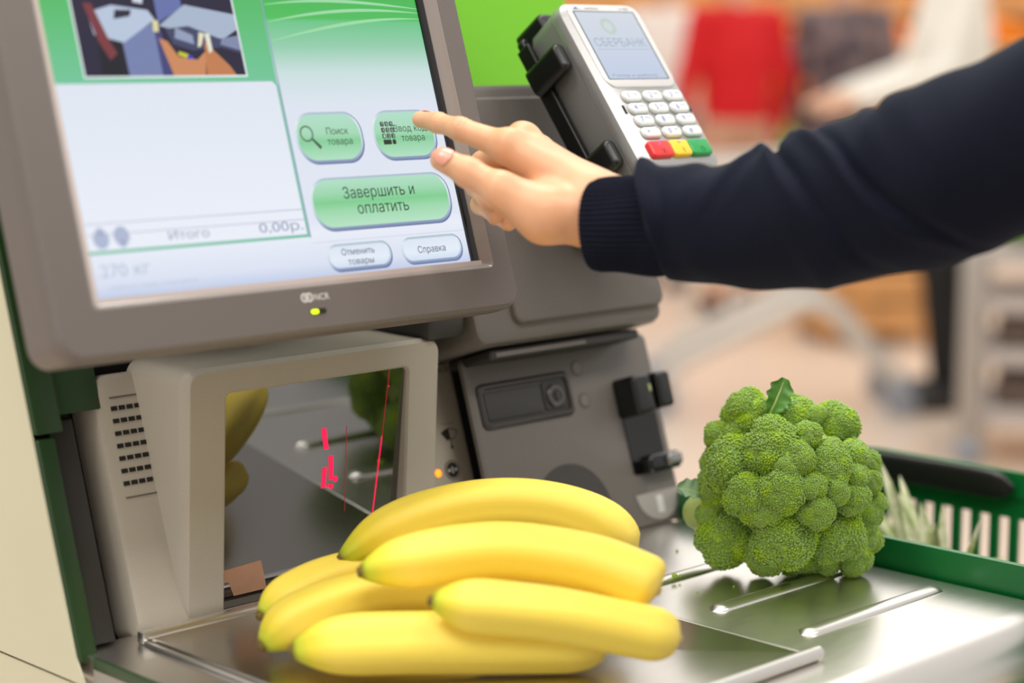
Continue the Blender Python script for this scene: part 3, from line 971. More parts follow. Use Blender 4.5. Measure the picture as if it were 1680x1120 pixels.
# ------------------------------------------------------------------ bananas
def banana_mat():
    m = bpy.data.materials.new('banana_peel')
    m.use_nodes = True
    nt = m.node_tree
    b = nt.nodes['Principled BSDF']
    b.inputs['Roughness'].default_value = 0.5
    b.inputs['Subsurface Weight'].default_value = 0.12
    b.inputs['Subsurface Radius'].default_value = (0.006, 0.004, 0.001)
    at = nt.nodes.new('ShaderNodeAttribute')
    at.attribute_name = 'along'
    cr = nt.nodes.new('ShaderNodeValToRGB')
    els = cr.color_ramp.elements
    st = [(0.0, (120, 110, 30)), (0.012, (168, 170, 34)), (0.03, (196, 204, 44)), (0.10, (236, 216, 56)), (0.2, (255, 226, 88)), (0.85, (255, 226, 90)), (0.97, (250, 222, 100)), (1.0, (214, 190, 90))]
    while len(els) < len(st):
        els.new(0.5)
    for e, (p, c) in zip(els, st):
        e.position = p
        e.color = lin(c)
    nt.links.new(at.outputs['Fac'], cr.inputs[0])
    tc = nt.nodes.new('ShaderNodeTexCoord')
    n = nt.nodes.new('ShaderNodeTexNoise')
    n.inputs['Scale'].default_value = 26
    n.inputs['Detail'].default_value = 3
    nt.links.new(tc.outputs['Object'], n.inputs['Vector'])
    mr = nt.nodes.new('ShaderNodeMapRange')
    mr.inputs[1].default_value, mr.inputs[2].default_value = 0.72, 0.76
    nt.links.new(n.outputs['Fac'], mr.inputs[0])
    mx = nt.nodes.new('ShaderNodeMix')
    mx.data_type = 'RGBA'
    mx.inputs[7].default_value = lin((150, 110, 40))
    nt.links.new(mr.outputs[0], mx.inputs[0])
    nt.links.new(cr.outputs[0], mx.inputs[6])
    nt.links.new(mx.outputs[2], b.inputs['Base Color'])
    return m


M_BAN = banana_mat()
M_BTIP = mat('banana_tip', (112, 92, 40), 0.7)
BAN = [
    ('banana at the back on top of the pile, reaching highest', 0.0172, [(0.8106, 0.9883, 0.0521), (0.8424, 0.9748, 0.0695), (0.8845, 0.9474, 0.0819), (0.9172, 0.9157, 0.0839), (0.9422, 0.8822, 0.0753), (0.9565, 0.8543, 0.0566)]),
    ('banana on top of the pile, just in front of the highest one', 0.0182, [(0.7665, 0.9154, 0.0658), (0.7916, 0.8988, 0.0706), (0.8369, 0.8626, 0.0762), (0.8747, 0.8240, 0.0693), (0.8933, 0.7966, 0.0596), (0.9007, 0.7851, 0.0529)]),
    ('freckled banana lying across the pile with its blunt end at right', 0.0168, [(0.7735, 0.8572, 0.0578), (0.7937, 0.8395, 0.0543), (0.8278, 0.8104, 0.0484), (0.8680, 0.7812, 0.0365), (0.8939, 0.7613, 0.0290)]),
    ('banana at the front bottom of the pile, flat on the steel plate', 0.0195, [(0.7188, 0.9248, 0.0232), (0.7392, 0.9083, 0.0262), (0.7709, 0.8816, 0.0268), (0.8084, 0.8497, 0.0258), (0.8404, 0.8226, 0.0252), (0.8700, 0.7982, 0.0245)]),
    ('banana at lower left, between the front one and the rearmost one', 0.0172, [(0.7230, 0.9615, 0.0168), (0.7445, 0.9575, 0.0282), (0.7773, 0.9482, 0.0363), (0.8188, 0.9359, 0.0366), (0.8595, 0.9092, 0.0327)]),
    ('rearmost banana of the bottom layer, beside the scanner window', 0.0152, [(0.7479, 0.9958, 0.0242), (0.7702, 0.9966, 0.0311), (0.8040, 0.9933, 0.0385), (0.8467, 0.9803, 0.0413), (0.8890, 0.9524, 0.0387)]),
]
for bi, (lab, r0, pts) in enumerate(BAN):
    n, ns = 44, 30
    P = smooth_path(pts, n)
    t0 = (P[-1] - P[-2]) / np.linalg.norm(P[-1] - P[-2])
    base = Vector(P[n // 2]) - Vector((0, 0, r0))
    root = tag(empty('banana', base), lab, 'banana', 'bananas piled on the weighing plate')
    mb = MB()
    L, al = [], []
    axis = Vector((0, 0, 1))
    for i in range(n):
        t = i / (n - 1)
        tg = Vector(P[min(i + 1, n - 1)] - P[max(i - 1, 0)]).normalized()
        u = (axis - tg * axis.dot(tg)).normalized()
        v = tg.cross(u)
        e0 = min(1.0, t / 0.30)
        e1 = min(1.0, (1 - t) / 0.16)
        rad = r0 * (0.24 + 0.76 * math.sin(e0 * math.pi / 2) ** 0.85) * (0.20 + 0.80 * math.sqrt(max(0, 1 - (1 - e1) ** 2)))
        row = []
        for k in range(ns):
            a = 2 * math.pi * k / ns + 0.35 + bi
            f = 1 + 0.048 * math.cos(5 * a) - 0.010 * math.cos(10 * a)
            row.append(Vector(P[i]) - base + (u * math.cos(2 * math.pi * k / ns) + v * math.sin(2 * math.pi * k / ns)) * rad * f)
        L.append(row)
        al += [t] * ns
    # rounded blunt end
    end = Vector(P[-1]) - base + Vector(t0) * r0 * 0.10
    L.append([end + (p - (Vector(P[-1]) - base)) * 0.4 for p in L[-1]])
    al += [1.0] * ns
    mb.loops(L)
    o = mb.obj('peel', M_BAN, root, 60)
    at = o.data.attributes.new('along', 'FLOAT', 'POINT')
    at.data.foreach_set('value', al)
    tip = Vector(P[0]) - base
    td = Vector(P[0] - P[1]).normalized()
    MB().tube([tip - td * 0.002, tip + td * 0.0015, tip + td * 0.0025], [r0 * 0.20, r0 * 0.20, r0 * 0.13], 12).obj('tip', M_BTIP, root)

# ------------------------------------------------------------------ broccoli
def floret_mat():
    m = bpy.data.materials.new('floret_green')
    m.use_nodes = True
    nt = m.node_tree
    b = nt.nodes['Principled BSDF']
    b.inputs['Roughness'].default_value = 0.6
    b.inputs['Specular IOR Level'].default_value = 0.25
    at = nt.nodes.new('ShaderNodeAttribute')
    at.attribute_name = 'bud'
    cr = nt.nodes.new('ShaderNodeValToRGB')
    els = cr.color_ramp.elements
    st = [(0.0, (160, 198, 52)), (0.25, (158, 192, 76)), (0.6, (136, 168, 88)), (1.0, (172, 192, 136))]
    while len(els) < len(st):
        els.new(0.5)
    for e, (p, c) in zip(els, st):
        e.position = p
        e.color = lin(c)
    nt.links.new(at.outputs['Fac'], cr.inputs[0])
    tc = nt.nodes.new('ShaderNodeTexCoord')
    n = nt.nodes.new('ShaderNodeTexNoise')
    n.inputs['Scale'].default_value = 1.6
    nt.links.new(tc.outputs['Object'], n.inputs['Vector'])
    mr = nt.nodes.new('ShaderNodeMapRange')
    mr.inputs[1].default_value, mr.inputs[2].default_value = 0.47, 0.70
    nt.links.new(n.outputs['Fac'], mr.inputs[0])
    mx = nt.nodes.new('ShaderNodeMix')
    mx.data_type = 'RGBA'
    mx.inputs[7].default_value = lin((164, 196, 44))
    nt.links.new(mr.outputs[0], mx.inputs[0])
    nt.links.new(cr.outputs[0], mx.inputs[6])
    nt.links.new(mx.outputs[2], b.inputs['Base Color'])
    return m


M_FLO = floret_mat()
M_STEM = mat('broccoli_stem', (186, 204, 120), 0.5, sss=0.1)
M_LEAF = mat('broccoli_leaf', (84, 138, 50), 0.45, var=0.2, scale=60)
M_LEAFP = mat('broccoli_leaf_pale', (150, 182, 140), 0.5, var=0.15, scale=50)


def icosa():
    bm = bmesh.new()
    bmesh.ops.create_icosphere(bm, subdivisions=1, radius=1)
    bm.verts.index_update()
    v = np.array([x.co[:] for x in bm.verts])
    f = np.array([[q.index for q in x.verts] for x in bm.faces])
    bm.free()
    return v, f


ICV, ICF = icosa()


def floret_mesh(seed, nb):
    """unit floret: a lumpy dome closely set with buds"""
    rg = np.random.default_rng(seed)
    lumps = rg.normal(size=(14, 3))
    lumps /= np.linalg.norm(lumps, axis=1)[:, None]

    def rad(d):
        r = np.full(len(d), 0.76)
        for l in lumps:
            c = d @ l
            r = np.maximum(r, 0.76 + 0.22 * np.clip((c - 0.78) / 0.22, 0, 1) ** 0.55)
        return r
    i = np.arange(nb) + 0.5
    ph = np.arccos(1 - 1.72 * i / nb)
    th = math.pi * (1 + 5 ** 0.5) * i
    D = np.stack([np.cos(th) * np.sin(ph), np.sin(th) * np.sin(ph), np.cos(ph)], 1)
    D += rg.normal(scale=0.018, size=D.shape)
    D /= np.linalg.norm(D, axis=1)[:, None]
    C = D * (rad(D) + rg.normal(scale=0.022, size=nb))[:, None]
    br = (0.052 + 0.014 * rg.random(nb)) * math.sqrt(900.0 / nb)
    V = (C[:, None, :] + ICV[None] * br[:, None, None]).reshape(-1, 3)
    F = (ICF[None] + (np.arange(nb) * len(ICV))[:, None, None]).reshape(-1, 3)
    val = np.repeat(np.clip(rg.random(nb) * 0.9 + 0.1, 0, 1), len(ICV))
    tipv = np.clip((V - C.repeat(len(ICV), 0)) * D.repeat(len(ICV), 0), -1, 1).sum(1) / br.repeat(len(ICV))
    val = np.clip(val * 0.5 + 0.5 * np.clip(tipv, 0, 1), 0, 1)
    # core
    bm = bmesh.new()
    bmesh.ops.create_icosphere(bm, subdivisions=3, radius=1)
    bm.verts.index_update()
    cv = np.array([x.co[:] for x in bm.verts])
    cf = np.array([[q.index for q in x.verts] for x in bm.faces])
    bm.free()
    cv = cv * (rad(cv) - 0.02)[:, None]
    off = len(V)
    V = np.vstack([V, cv])
    F = np.vstack([F, cf + off])
    val = np.concatenate([val, np.zeros(len(cv))])
    m = bpy.data.meshes.new('floret')
    m.from_pydata(V.tolist(), [], F.tolist())
    m.polygons.foreach_set('use_smooth', [True] * len(m.polygons))
    a = m.attributes.new('bud', 'FLOAT', 'POINT')
    a.data.foreach_set('value', val)
    m.materials.append(M_FLO)
    return m


FLB = [floret_mesh(11 + i, 2000) for i in range(4)]
FLS = [floret_mesh(31 + i, 900) for i in range(3)]
FLO = [(1.1294, 0.9009, 0.1221, 0.0158), (1.1544, 0.8756, 0.119, 0.0151), (1.1769, 0.8521, 0.1121, 0.0158), (1.1123, 0.9139, 0.1045, 0.0093), (1.1234, 0.9036, 0.1068, 0.0117), (1.1126, 0.8629, 0.1033, 0.0188), (1.1294, 0.8422, 0.1115, 0.0098), (1.139, 0.8297, 0.1035, 0.0083), (1.1133, 0.8398, 0.0959, 0.0128), (1.1344, 0.8278, 0.0907, 0.0143), (1.1662, 0.8289, 0.0951, 0.0113), (1.1905, 0.8329, 0.0846, 0.009), (1.1067, 0.8915, 0.0836, 0.0211), (1.1087, 0.9095, 0.0663, 0.0143), (1.0936, 0.867, 0.0679, 0.0158), (1.1032, 0.8437, 0.0763, 0.0158), (1.1151, 0.8278, 0.08, 0.0093), (1.1325, 0.8204, 0.0754, 0.0098), (1.1536, 0.8189, 0.0661, 0.0113), (1.1197, 0.827, 0.0618, 0.0123), (1.1854, 0.8299, 0.0464, 0.012), (1.1912, 0.8259, 0.054, 0.0083), (1.0939, 0.8519, 0.0611, 0.0105), (1.1033, 0.9107, 0.0464, 0.0098), (1.1095, 0.9004, 0.0265, 0.0196), (1.098, 0.912, 0.028, 0.0075), (1.1136, 0.8517, 0.0393, 0.0211), (1.1156, 0.8662, 0.0238, 0.0143), (1.1543, 0.8333, 0.0354, 0.0188), (1.1799, 0.8331, 0.0357, 0.0128), (1.145, 0.8616, 0.0081, 0.0143), (1.1755, 0.833, 0.0143, 0.0128), (1.1857, 0.8258, 0.028, 0.009), (1.1272, 0.8788, 0.0066, 0.009), (1.1569, 0.82, 0.0824, 0.0093), (1.1819, 0.8246, 0.0731, 0.0083), (1.1594, 0.8475, 0.0081, 0.0105), (1.1604, 0.8591, 0.1212, 0.0083), (1.1037, 0.8417, 0.0917, 0.009)]
# the far side of the head
FLO += [(1.158, 0.906, 0.108, 0.017), (1.183, 0.884, 0.100, 0.017), (1.196, 0.862, 0.078, 0.016), (1.196, 0.866, 0.045, 0.016), (1.176, 0.896, 0.070, 0.018), (1.180, 0.880, 0.022, 0.017), (1.150, 0.915, 0.085, 0.017), (1.125, 0.92, 0.08, 0.014)]
BC = Vector((1.150, 0.871, 0.064))
bro = tag(empty('broccoli', (1.150, 0.871, 0.0)), 'large green broccoli head standing on the steel counter', 'broccoli')
for i, (x, y, z, r_) in enumerate(FLO):
    z = max(z, r_ * 1.24)
    c = Vector((x, y, z))
    big = r_ > 0.0118
    o = link('floret', (FLB if big else FLS)[i % (4 if big else 3)], None, bro)
    o.location = c - Vector((1.150, 0.871, 0.0))
    d = (c - (BC + Vector((0.006, 0.006, -0.006)))).normalized()
    o.rotation_mode = 'QUATERNION'
    o.rotation_quaternion = d.to_track_quat('Z', 'Y')
    s = r_ * 1.27
    o.scale = (s, s, s * 0.97)
m_ = surface(lambda P: smin(sd_ell(P, (1.150, 0.873, 0.066), (0.044, 0.044, 0.052)), sd_caps(P, (1.150, 0.885, 0.055), (1.124, 0.938, 0.040), 0.026, 0.014), 0.01),
             (1.08, 0.81, 0.0), (1.21, 0.98, 0.13), 0.003, 'stem')
o = link('stem', m_, M_STEM, bro)
o.location = (-1.150, -0.871, 0)


def leaf(base, tipv, normal, wid, m, parent, off, ruffle=0.15, curl=0.1, name='leaf'):
    base, tipv, normal = Vector(base), Vector(tipv), Vector(normal).normalized()
    ax = tipv - base
    ln = ax.length
    ax.normalize()
    sd = ax.cross(normal).normalized()
    nr = sd.cross(ax)
    n, mth = 22, 10
    top, bot = [], []
    for i in range(n + 1):
        t = i / n
        wd = wid * (math.sin(math.pi * min(1, t * 0.93 + 0.04)) ** 0.7) * (0.45 + 0.75 * t) * (1 + ruffle * math.sin(26 * t))
        row = []
        for j in range(mth + 1):
            s = 2 * j / mth - 1
            h = ln * curl * math.sin(math.pi * t) + abs(s) ** 1.5 * wid * 0.35 + 0.06 * wid * math.sin(19 * t + 3 * s) * abs(s)
            row.append(base + ax * (ln * t) + sd * (wd * s) + nr * h - Vector(off))
        top.append(row)
        bot.append([p - nr * 0.0006 for p in row])
    mb = MB()
    L = [a + b[::-1] for a, b in zip(top, bot)]
    mb.loops(L)
    o = mb.obj(name, m, parent, 70)
    # mid rib
    MB().tube([top[i][mth // 2] for i in range(0, n, 2)], [0.0011 * (1 - i / n) + 0.0002 for i in range(0, n, 2)], 6).obj('leaf_vein', M_STEM, o)
    return o


boff = (1.150, 0.871, 0.0)
leaf((1.128, 0.878, 0.122), (1.1385, 0.8715, 0.1505), (-0.6, -0.7, 0.1), 0.0105, M_LEAF, bro, boff)
leaf((1.132, 0.880, 0.120), (1.1440, 0.8700, 0.1340), (-0.5, -0.5, 0.7), 0.0060, M_LEAF, bro, boff)
leaf((1.108, 0.916, 0.057), (1.0885, 0.9320, 0.0655), (-0.4, -0.5, 0.75), 0.0100, M_LEAFP, bro, boff)

crumb_m = MB().sphere((0, 0, 0), 1, 7, 5).mesh('broccoli_crumb')
for x, y, r_, lab in ((1.070, 0.917, 0.0026, 'largest green broccoli crumb, on the steel rib beside the blunt banana ends'),
                      (1.0745, 0.9155, 0.0016, 'smaller green crumb touching the largest broccoli crumb'),
                      (1.060, 0.886, 0.0009, 'tiny green crumb on the bare steel in front of the largest crumb'),
                      (1.090, 0.877, 0.0010, 'tiny green crumb in the reflection just below the broccoli'),
                      (1.138, 0.973, 0.0014, 'green crumb lying behind the bananas near the grey kiosk')):
    o = link('broccoli_crumb', crumb_m, M_FLO, None)
    o.location = (x, y, r_ * 0.7 + (0.003 if x in (1.070, 1.0745) else 0.0))
    o.scale = (r_, r_ * 0.8, r_ * 0.7)
    tag(o, lab, 'crumb', 'broccoli crumbs')

# ------------------------------------------------------------------ the customer's arm
M_SKIN = mat('skin', (218, 163, 124), 0.42, var=0.06, scale=45, bump=0.15, bscale=900, sss=0.15)
M_NAIL = mat('nail', (222, 152, 132), 0.25, coat=0.3)


def knit(name, col, bscale):
    m = mat(name, col, 0.85, var=0.15, scale=500, bump=0.5, bscale=bscale, spec=0.12)
    b = m.node_tree.nodes['Principled BSDF']
    b.inputs['Sheen Weight'].default_value = 0.10
    b.inputs['Sheen Roughness'].default_value = 0.5
    b.inputs['Sheen Tint'].default_value = lin((120, 130, 170))
    return m


M_KNIT = knit('navy_knit', (17, 20, 34), 1400)
HB = Vector((0.93, 0.83, 0.28))
person = tag(empty('person', HB), 'customer in a navy sweatshirt pressing the touchscreen with an index finger', 'person')
FING = dict(
    index=[(0.8905, 0.9948, 0.3432, 0.0058), (0.8891, 0.9761, 0.3416, 0.0066), (0.8898, 0.9547, 0.3378, 0.0076), (0.9013, 0.9183, 0.3261, 0.0105)],
    middle=[(0.8923, 0.9311, 0.2910, 0.0062), (0.9023, 0.9515, 0.2996, 0.0072), (0.9189, 0.9635, 0.3136, 0.0080), (0.9216, 0.9274, 0.3295, 0.0105)],
    ring=[(0.8997, 0.9318, 0.2817, 0.0060), (0.9099, 0.9554, 0.2867, 0.0068), (0.9332, 0.9664, 0.2995, 0.0078), (0.9391, 0.9310, 0.3207, 0.0100)],
    pinky=[(0.9125, 0.9320, 0.2752, 0.0055), (0.9200, 0.9510, 0.2789, 0.0062), (0.9410, 0.9563, 0.2879, 0.0070), (0.9549, 0.9331, 0.3100, 0.0090)],
    thumb=[(0.8590, 0.9388, 0.3197, 0.0080), (0.8659, 0.9217, 0.3115, 0.0096), (0.8729, 0.8983, 0.3009, 0.0110), (0.8888, 0.8739, 0.2858, 0.0140)])
W1, W2, W3, W4 = (0.9204, 0.8646, 0.2951), (0.9116, 0.8562, 0.2816), (0.9328, 0.8271, 0.2887), (0.9237, 0.8188, 0.2743)


def hand_sdf(P):
    palm = sd_caps(P, W1, W3, 0.0165, 0.019)
    palm = smin(palm, sd_caps(P, W2, W4, 0.0140, 0.016), 0.02)
    for f, r0 in (('index', 0.0150), ('middle', 0.0145), ('ring', 0.0135), ('pinky', 0.0125)):
        k = FING[f][3]
        palm = smin(palm, sd_caps(P, W1, k[:3], r0, k[3]), 0.010)
    th = FING['thumb']
    palm = smin(palm, sd_caps(P, W2, th[3][:3], 0.0140, 0.0150), 0.012)
    palm = smin(palm, sd_caps(P, th[3][:3], th[2][:3], 0.0150, 0.0105), 0.012)
    palm = smin(palm, sd_caps(P, th[3][:3], FING['pinky'][3][:3], 0.012, 0.008), 0.012)
    tot = None
    for f, ch in FING.items():
        d = None
        for a, b in zip(ch[:-1], ch[1:]):
            if f == 'thumb' and b is ch[3]:
                s = sd_caps(P, a[:3], b[:3], a[3], 0.0135)
            else:
                mid = tuple((a[i] + b[i]) / 2 for i in range(3))
                rm = (a[3] + b[3]) / 2 * 0.965
                s = np.minimum(sd_caps(P, a[:3], mid, a[3], rm), sd_caps(P, mid, b[:3], rm, b[3]))
            d = s if d is None else smin(d, s, 0.004)
        d = smin(d, palm, 0.009 if f != 'thumb' else 0.007)
        tot = d if tot is None else smin(tot, d, 0.0018)
    # knuckle and tendon relief
    for f in ('index', 'middle', 'ring'):
        k = FING[f][3]
        tot = smin(tot, sd_caps(P, (k[0] - 0.002, k[1] - 0.001, k[2] + 0.0045), (k[0], k[1] - 0.002, k[2] + 0.004), 0.0065, 0.006), 0.008)
    # fine creases over the joints
    for f, j, amp in (('index', 2, 0.00042), ('index', 1, 0.0003), ('thumb', 1, 0.00055)):
        c = np.array(FING[f][j][:3])
        ax = np.array(FING[f][j - 1][:3]) - np.array(FING[f][j + 1][:3])
        ax /= np.linalg.norm(ax)
        q = P - c
        s = q @ ax
        g = np.exp(-(np.linalg.norm(q, axis=1) / 0.011) ** 2)
        tot = tot + amp * g * np.cos(s * 2 * math.pi / 0.0032)
    return tot


hm = surface(hand_sdf, (0.835, 0.795, 0.245), (0.985, 1.006, 0.362), 0.0011, 'hand')
hand = link('hand', hm, M_SKIN, person)
hand.location = -HB


def nail(name, ch, up_, ln, wd):
    tipp, nxt = Vector(ch[0][:3]), Vector(ch[1][:3])
    ax = (tipp - nxt).normalized()
    upv = Vector(up_)
    upv = (upv - ax * upv.dot(ax)).normalized()
    sd = ax.cross(upv)
    r_ = ch[0][3]
    L = []
    for i in range(9):
        t = i / 8
        row = []
        s_ = wd * math.sqrt(max(0.05, 1 - (2 * t - 1) ** 4))
        for j in range(9):
            a = (j / 8 - 0.5) * 2
            ang = a * s_ / r_
            row.append(tipp + ax * (-ln * 0.62 + ln * t) + (upv * math.cos(ang) + sd * math.sin(ang)) * (r_ * 1.05 + 0.0011 - 0.0012 * t - 0.004 * max(0, t - 0.5) ** 1.5))
        L.append(row + [p - upv * 0.0006 for p in row[::-1]])
    MB().loops(L).obj(name, M_NAIL, hand, 60)


nail('nail', FING['thumb'], (-0.55, -0.70, 0.42), 0.0130, 0.0066)
nail('nail', FING['index'], (0.8, -0.1, 0.6), 0.0100, 0.0046)

SL = np.array([
    (0.9124, 0.8521, 0.2786, 0.0305), (0.9199, 0.8310, 0.2799, 0.0318), (0.9275, 0.8095, 0.2812, 0.0331), (0.9311, 0.7999, 0.2839, 0.0371), (0.9374, 0.7804, 0.2828, 0.0376),
    (0.9450, 0.7575, 0.2845, 0.0392), (0.9539, 0.7315, 0.2893, 0.0428), (0.9601, 0.7133, 0.2945, 0.0469), (0.9672, 0.6917, 0.2997, 0.0480), (0.9729, 0.6739, 0.3040, 0.0480),
    (0.9786, 0.6565, 0.3101, 0.0501), (0.9844, 0.6395, 0.3188, 0.0526), (0.9898, 0.6227, 0.3268, 0.0525), (0.9981, 0.5962, 0.3390, 0.0522), (1.0115, 0.5480, 0.3665, 0.0535),
    (1.0270, 0.4850, 0.4080, 0.0560), (1.0420, 0.4250, 0.4500, 0.0600), (1.0450, 0.3750, 0.4850, 0.0680)])


def sweep(P, r_fn, ns, name, m, parent, angle=70, caps=(False, False)):
    L = []
    n = len(P)
    for i in range(n):
        tg = Vector(P[min(i + 1, n - 1)][:3] - P[max(i - 1, 0)][:3]).normalized()
        u = (Vector((0, 0, 1)) - tg * tg.z).normalized()
        v = tg.cross(u)
        row = []
        for k in range(ns):
            a = 2 * math.pi * k / ns
            rr_ = r_fn(i / (n - 1), a, P[i])
            row.append(Vector(P[i][:3]) - HB + (u * math.cos(a) + v * math.sin(a)) * rr_)
        L.append(row)
    return MB().loops(L, *caps).obj(name, m, parent, angle)


CP = smooth_path(np.vstack([SL[:3], [(0.9318, 0.7975, 0.2820, 0.0325)]]), 30)
# cuff: inner return, ribbed knit
sweep(CP, lambda t, a, p: (p[3] - 0.0012 + 0.0011 * t * 0) * (1 - 0.05 * math.exp(-((t) / 0.05) ** 2)) * (1 + 0.022 * math.cos(56 * a)) + 0.0008 * math.sin(3 * a + 9 * t), 448, 'cuff', M_KNIT, person, 80)
sweep(smooth_path(SL[:2], 6), lambda t, a, p: p[3] * 0.88 - 0.0015, 48, 'cuff_lining', M_KNIT, person)
SP = smooth_path(SL[2:], 240)
_len = np.concatenate([[0], np.cumsum(np.linalg.norm(np.diff(SP[:, :3], axis=0), axis=1))])


def fold(s, a, s0, a0, slope, width, aw, amp):
    """one cloth ridge: runs around the arm, drifting along it"""
    da = (a - a0 + math.pi) % (2 * math.pi) - math.pi
    d = s - s0 - slope * da
    return amp * math.exp(-(d / width) ** 2) * math.exp(-(da / aw) ** 2)


FOLDS = [(0.013, 0.25, 0.006, 0.008, 0.9, 0.0080), (0.004, 0.1, 0.0, 0.006, 1.3, -0.0030), (0.038, 0.3, 0.012, 0.012, 1.2, -0.0022), (0.024, 1.3, 0.02, 0.009, 0.9, 0.0050), (0.038, 1.2, 0.02, 0.009, 0.9, -0.0035),
         (0.075, 0.2, 0.02, 0.020, 1.0, -0.0018), (0.105, 0.4, -0.02, 0.014, 1.2, 0.0020), (0.143, 0.5, 0.034, 0.009, 1.3, 0.0045), (0.157, 0.6, 0.036, 0.008, 1.4, -0.0062),
         (0.195, 0.6, 0.050, 0.009, 1.3, 0.0085), (0.212, 0.8, 0.055, 0.010, 1.4, -0.0070), (0.245, 0.3, 0.03, 0.02, 1.2, 0.0035),
         (0.09, 2.6, 0.03, 0.02, 1.0, 0.0020), (0.17, 2.7, -0.03, 0.02, 1.2, 0.0025), (0.05, -1.8, 0.02, 0.02, 1.2, 0.002), (0.29, 0.2, 0.03, 0.02, 1.5, 0.003)]
# the visible side of the arm (towards the aisle's left) is at a ~ -pi/2 or +pi/2 depending on heading: folds wrap both ways


def sleeve_r(t, a, p):
    s = t * _len[-1]
    r_ = p[3]
    for f in FOLDS:
        r_ += fold(s, a, *f)
        r_ += 0.5 * fold(s, -a, *f)
    e = max(0, 1 - s / 0.006)
    return r_ - 0.0042 * e * e + 0.0006 * math.sin(5 * a + 40 * s) + 0.0005 * math.sin(2 * a - 90 * s)


sweep(SP, sleeve_r, 120, 'sleeve', M_KNIT, person, 80, (False, True))

# the rest of the customer, standing before the counter just right of the picture
PB = Vector((0.883, 0.262, FZ)) - HB          # feet, in the person's frame
pk = 1.66 / 1.75


def pf(x, y, z):
    return (x * pk, y * pk, z * pk)


def cust_shirt(P):
    d = sd_ell(P, pf(0, 0, 1.22), (0.185 * pk, 0.12 * pk, 0.27 * pk))
    d = smin(d, sd_ell(P, pf(0, 0, 1.0), (0.180 * pk, 0.13 * pk, 0.18 * pk)), 0.06)
    d = smin(d, sd_caps(P, pf(-0.17, 0, 1.43), pf(0.17, 0.01, 1.43), 0.062 * pk, 0.066 * pk), 0.06)
    d = smin(d, sd_caps(P, pf(0.17, 0.01, 1.42), pf(0.20, 0.05, 1.39), 0.068 * pk, 0.066 * pk), 0.03)
    d = smin(d, sd_caps(P, pf(-0.19, 0, 1.42), pf(-0.255, -0.02, 1.15), 0.062 * pk, 0.052 * pk), 0.04)
    d = smin(d, sd_caps(P, pf(-0.255, -0.02, 1.15), pf(-0.245, 0.07, 0.90), 0.052 * pk, 0.040 * pk), 0.02)
    return d


def cust_legs(P):
    d = sd_ell(P, pf(0, 0, 0.93), (0.165 * pk, 0.125 * pk, 0.13 * pk))
    for x in (-0.09, 0.09):
        d = smin(d, sd_caps(P, pf(x, 0, 0.88), pf(x * 1.05, 0.015, 0.48), 0.086 * pk, 0.062 * pk), 0.04)
        d = smin(d, sd_caps(P, pf(x * 1.05, 0.015, 0.48), pf(x * 1.1, -0.02, 0.09), 0.062 * pk, 0.050 * pk), 0.03)
    return d


def cust_head(P):
    d = sd_ell(P, pf(0, 0.012, 1.645), (0.074 * pk, 0.092 * pk, 0.108 * pk))
    d = smin(d, sd_ell(P, pf(0, 0.045, 1.58), (0.050 * pk, 0.050 * pk, 0.045 * pk)), 0.03)
    d = smin(d, sd_caps(P, pf(0, 0.098, 1.655), pf(0, 0.114, 1.622), 0.008 * pk, 0.013 * pk), 0.012)
    for x in (-1, 1):
        d = smin(d, sd_ell(P, pf(0.076 * x, 0.0, 1.635), (0.010, 0.020, 0.030)), 0.006)
        d = np.maximum(d, -sd_ell(P, pf(0.032 * x, 0.104, 1.652), (0.014, 0.010, 0.008)))
    d = np.maximum(d, -sd_ell(P, pf(0, 0.105, 1.588), (0.022, 0.010, 0.003)))
    d = smin(d, sd_caps(P, pf(0, -0.015, 1.42), pf(0, 0, 1.57), 0.055 * pk, 0.050 * pk), 0.03)
    return d


def cust_hand(P):
    d = sd_caps(P, pf(-0.245, 0.06, 0.93), pf(-0.243, 0.085, 0.84), 0.024, 0.020)
    d = smin(d, sd_ell(P, pf(-0.242, 0.095, 0.80), (0.016, 0.040, 0.045)), 0.02)
    for k, (dy, ln) in enumerate(((-0.026, 0.060), (-0.009, 0.075), (0.008, 0.080), (0.025, 0.070))):
        a = pf(-0.242, 0.095 + dy, 0.77)
        b = (a[0] + 0.004, a[1] + 0.010, a[2] - ln * 0.55)
        c = (b[0] + 0.014, b[1] + 0.004, b[2] - ln * 0.40)
        d = smin(d, np.minimum(sd_caps(P, a, b, 0.0085, 0.008), sd_caps(P, b, c, 0.008, 0.007)), 0.004)
    a = pf(-0.235, 0.130, 0.81)
    d = smin(d, sd_caps(P, a, (a[0] + 0.01, a[1] + 0.022, a[2] - 0.05), 0.011, 0.008), 0.008)
    return d


def cust_hair(P):
    d = sd_ell(P, pf(0, -0.018, 1.675), (0.088 * pk, 0.098 * pk, 0.100 * pk))
    return np.maximum(d, -sd_ell(P, pf(0, 0.120, 1.615), (0.080, 0.088, 0.098)))


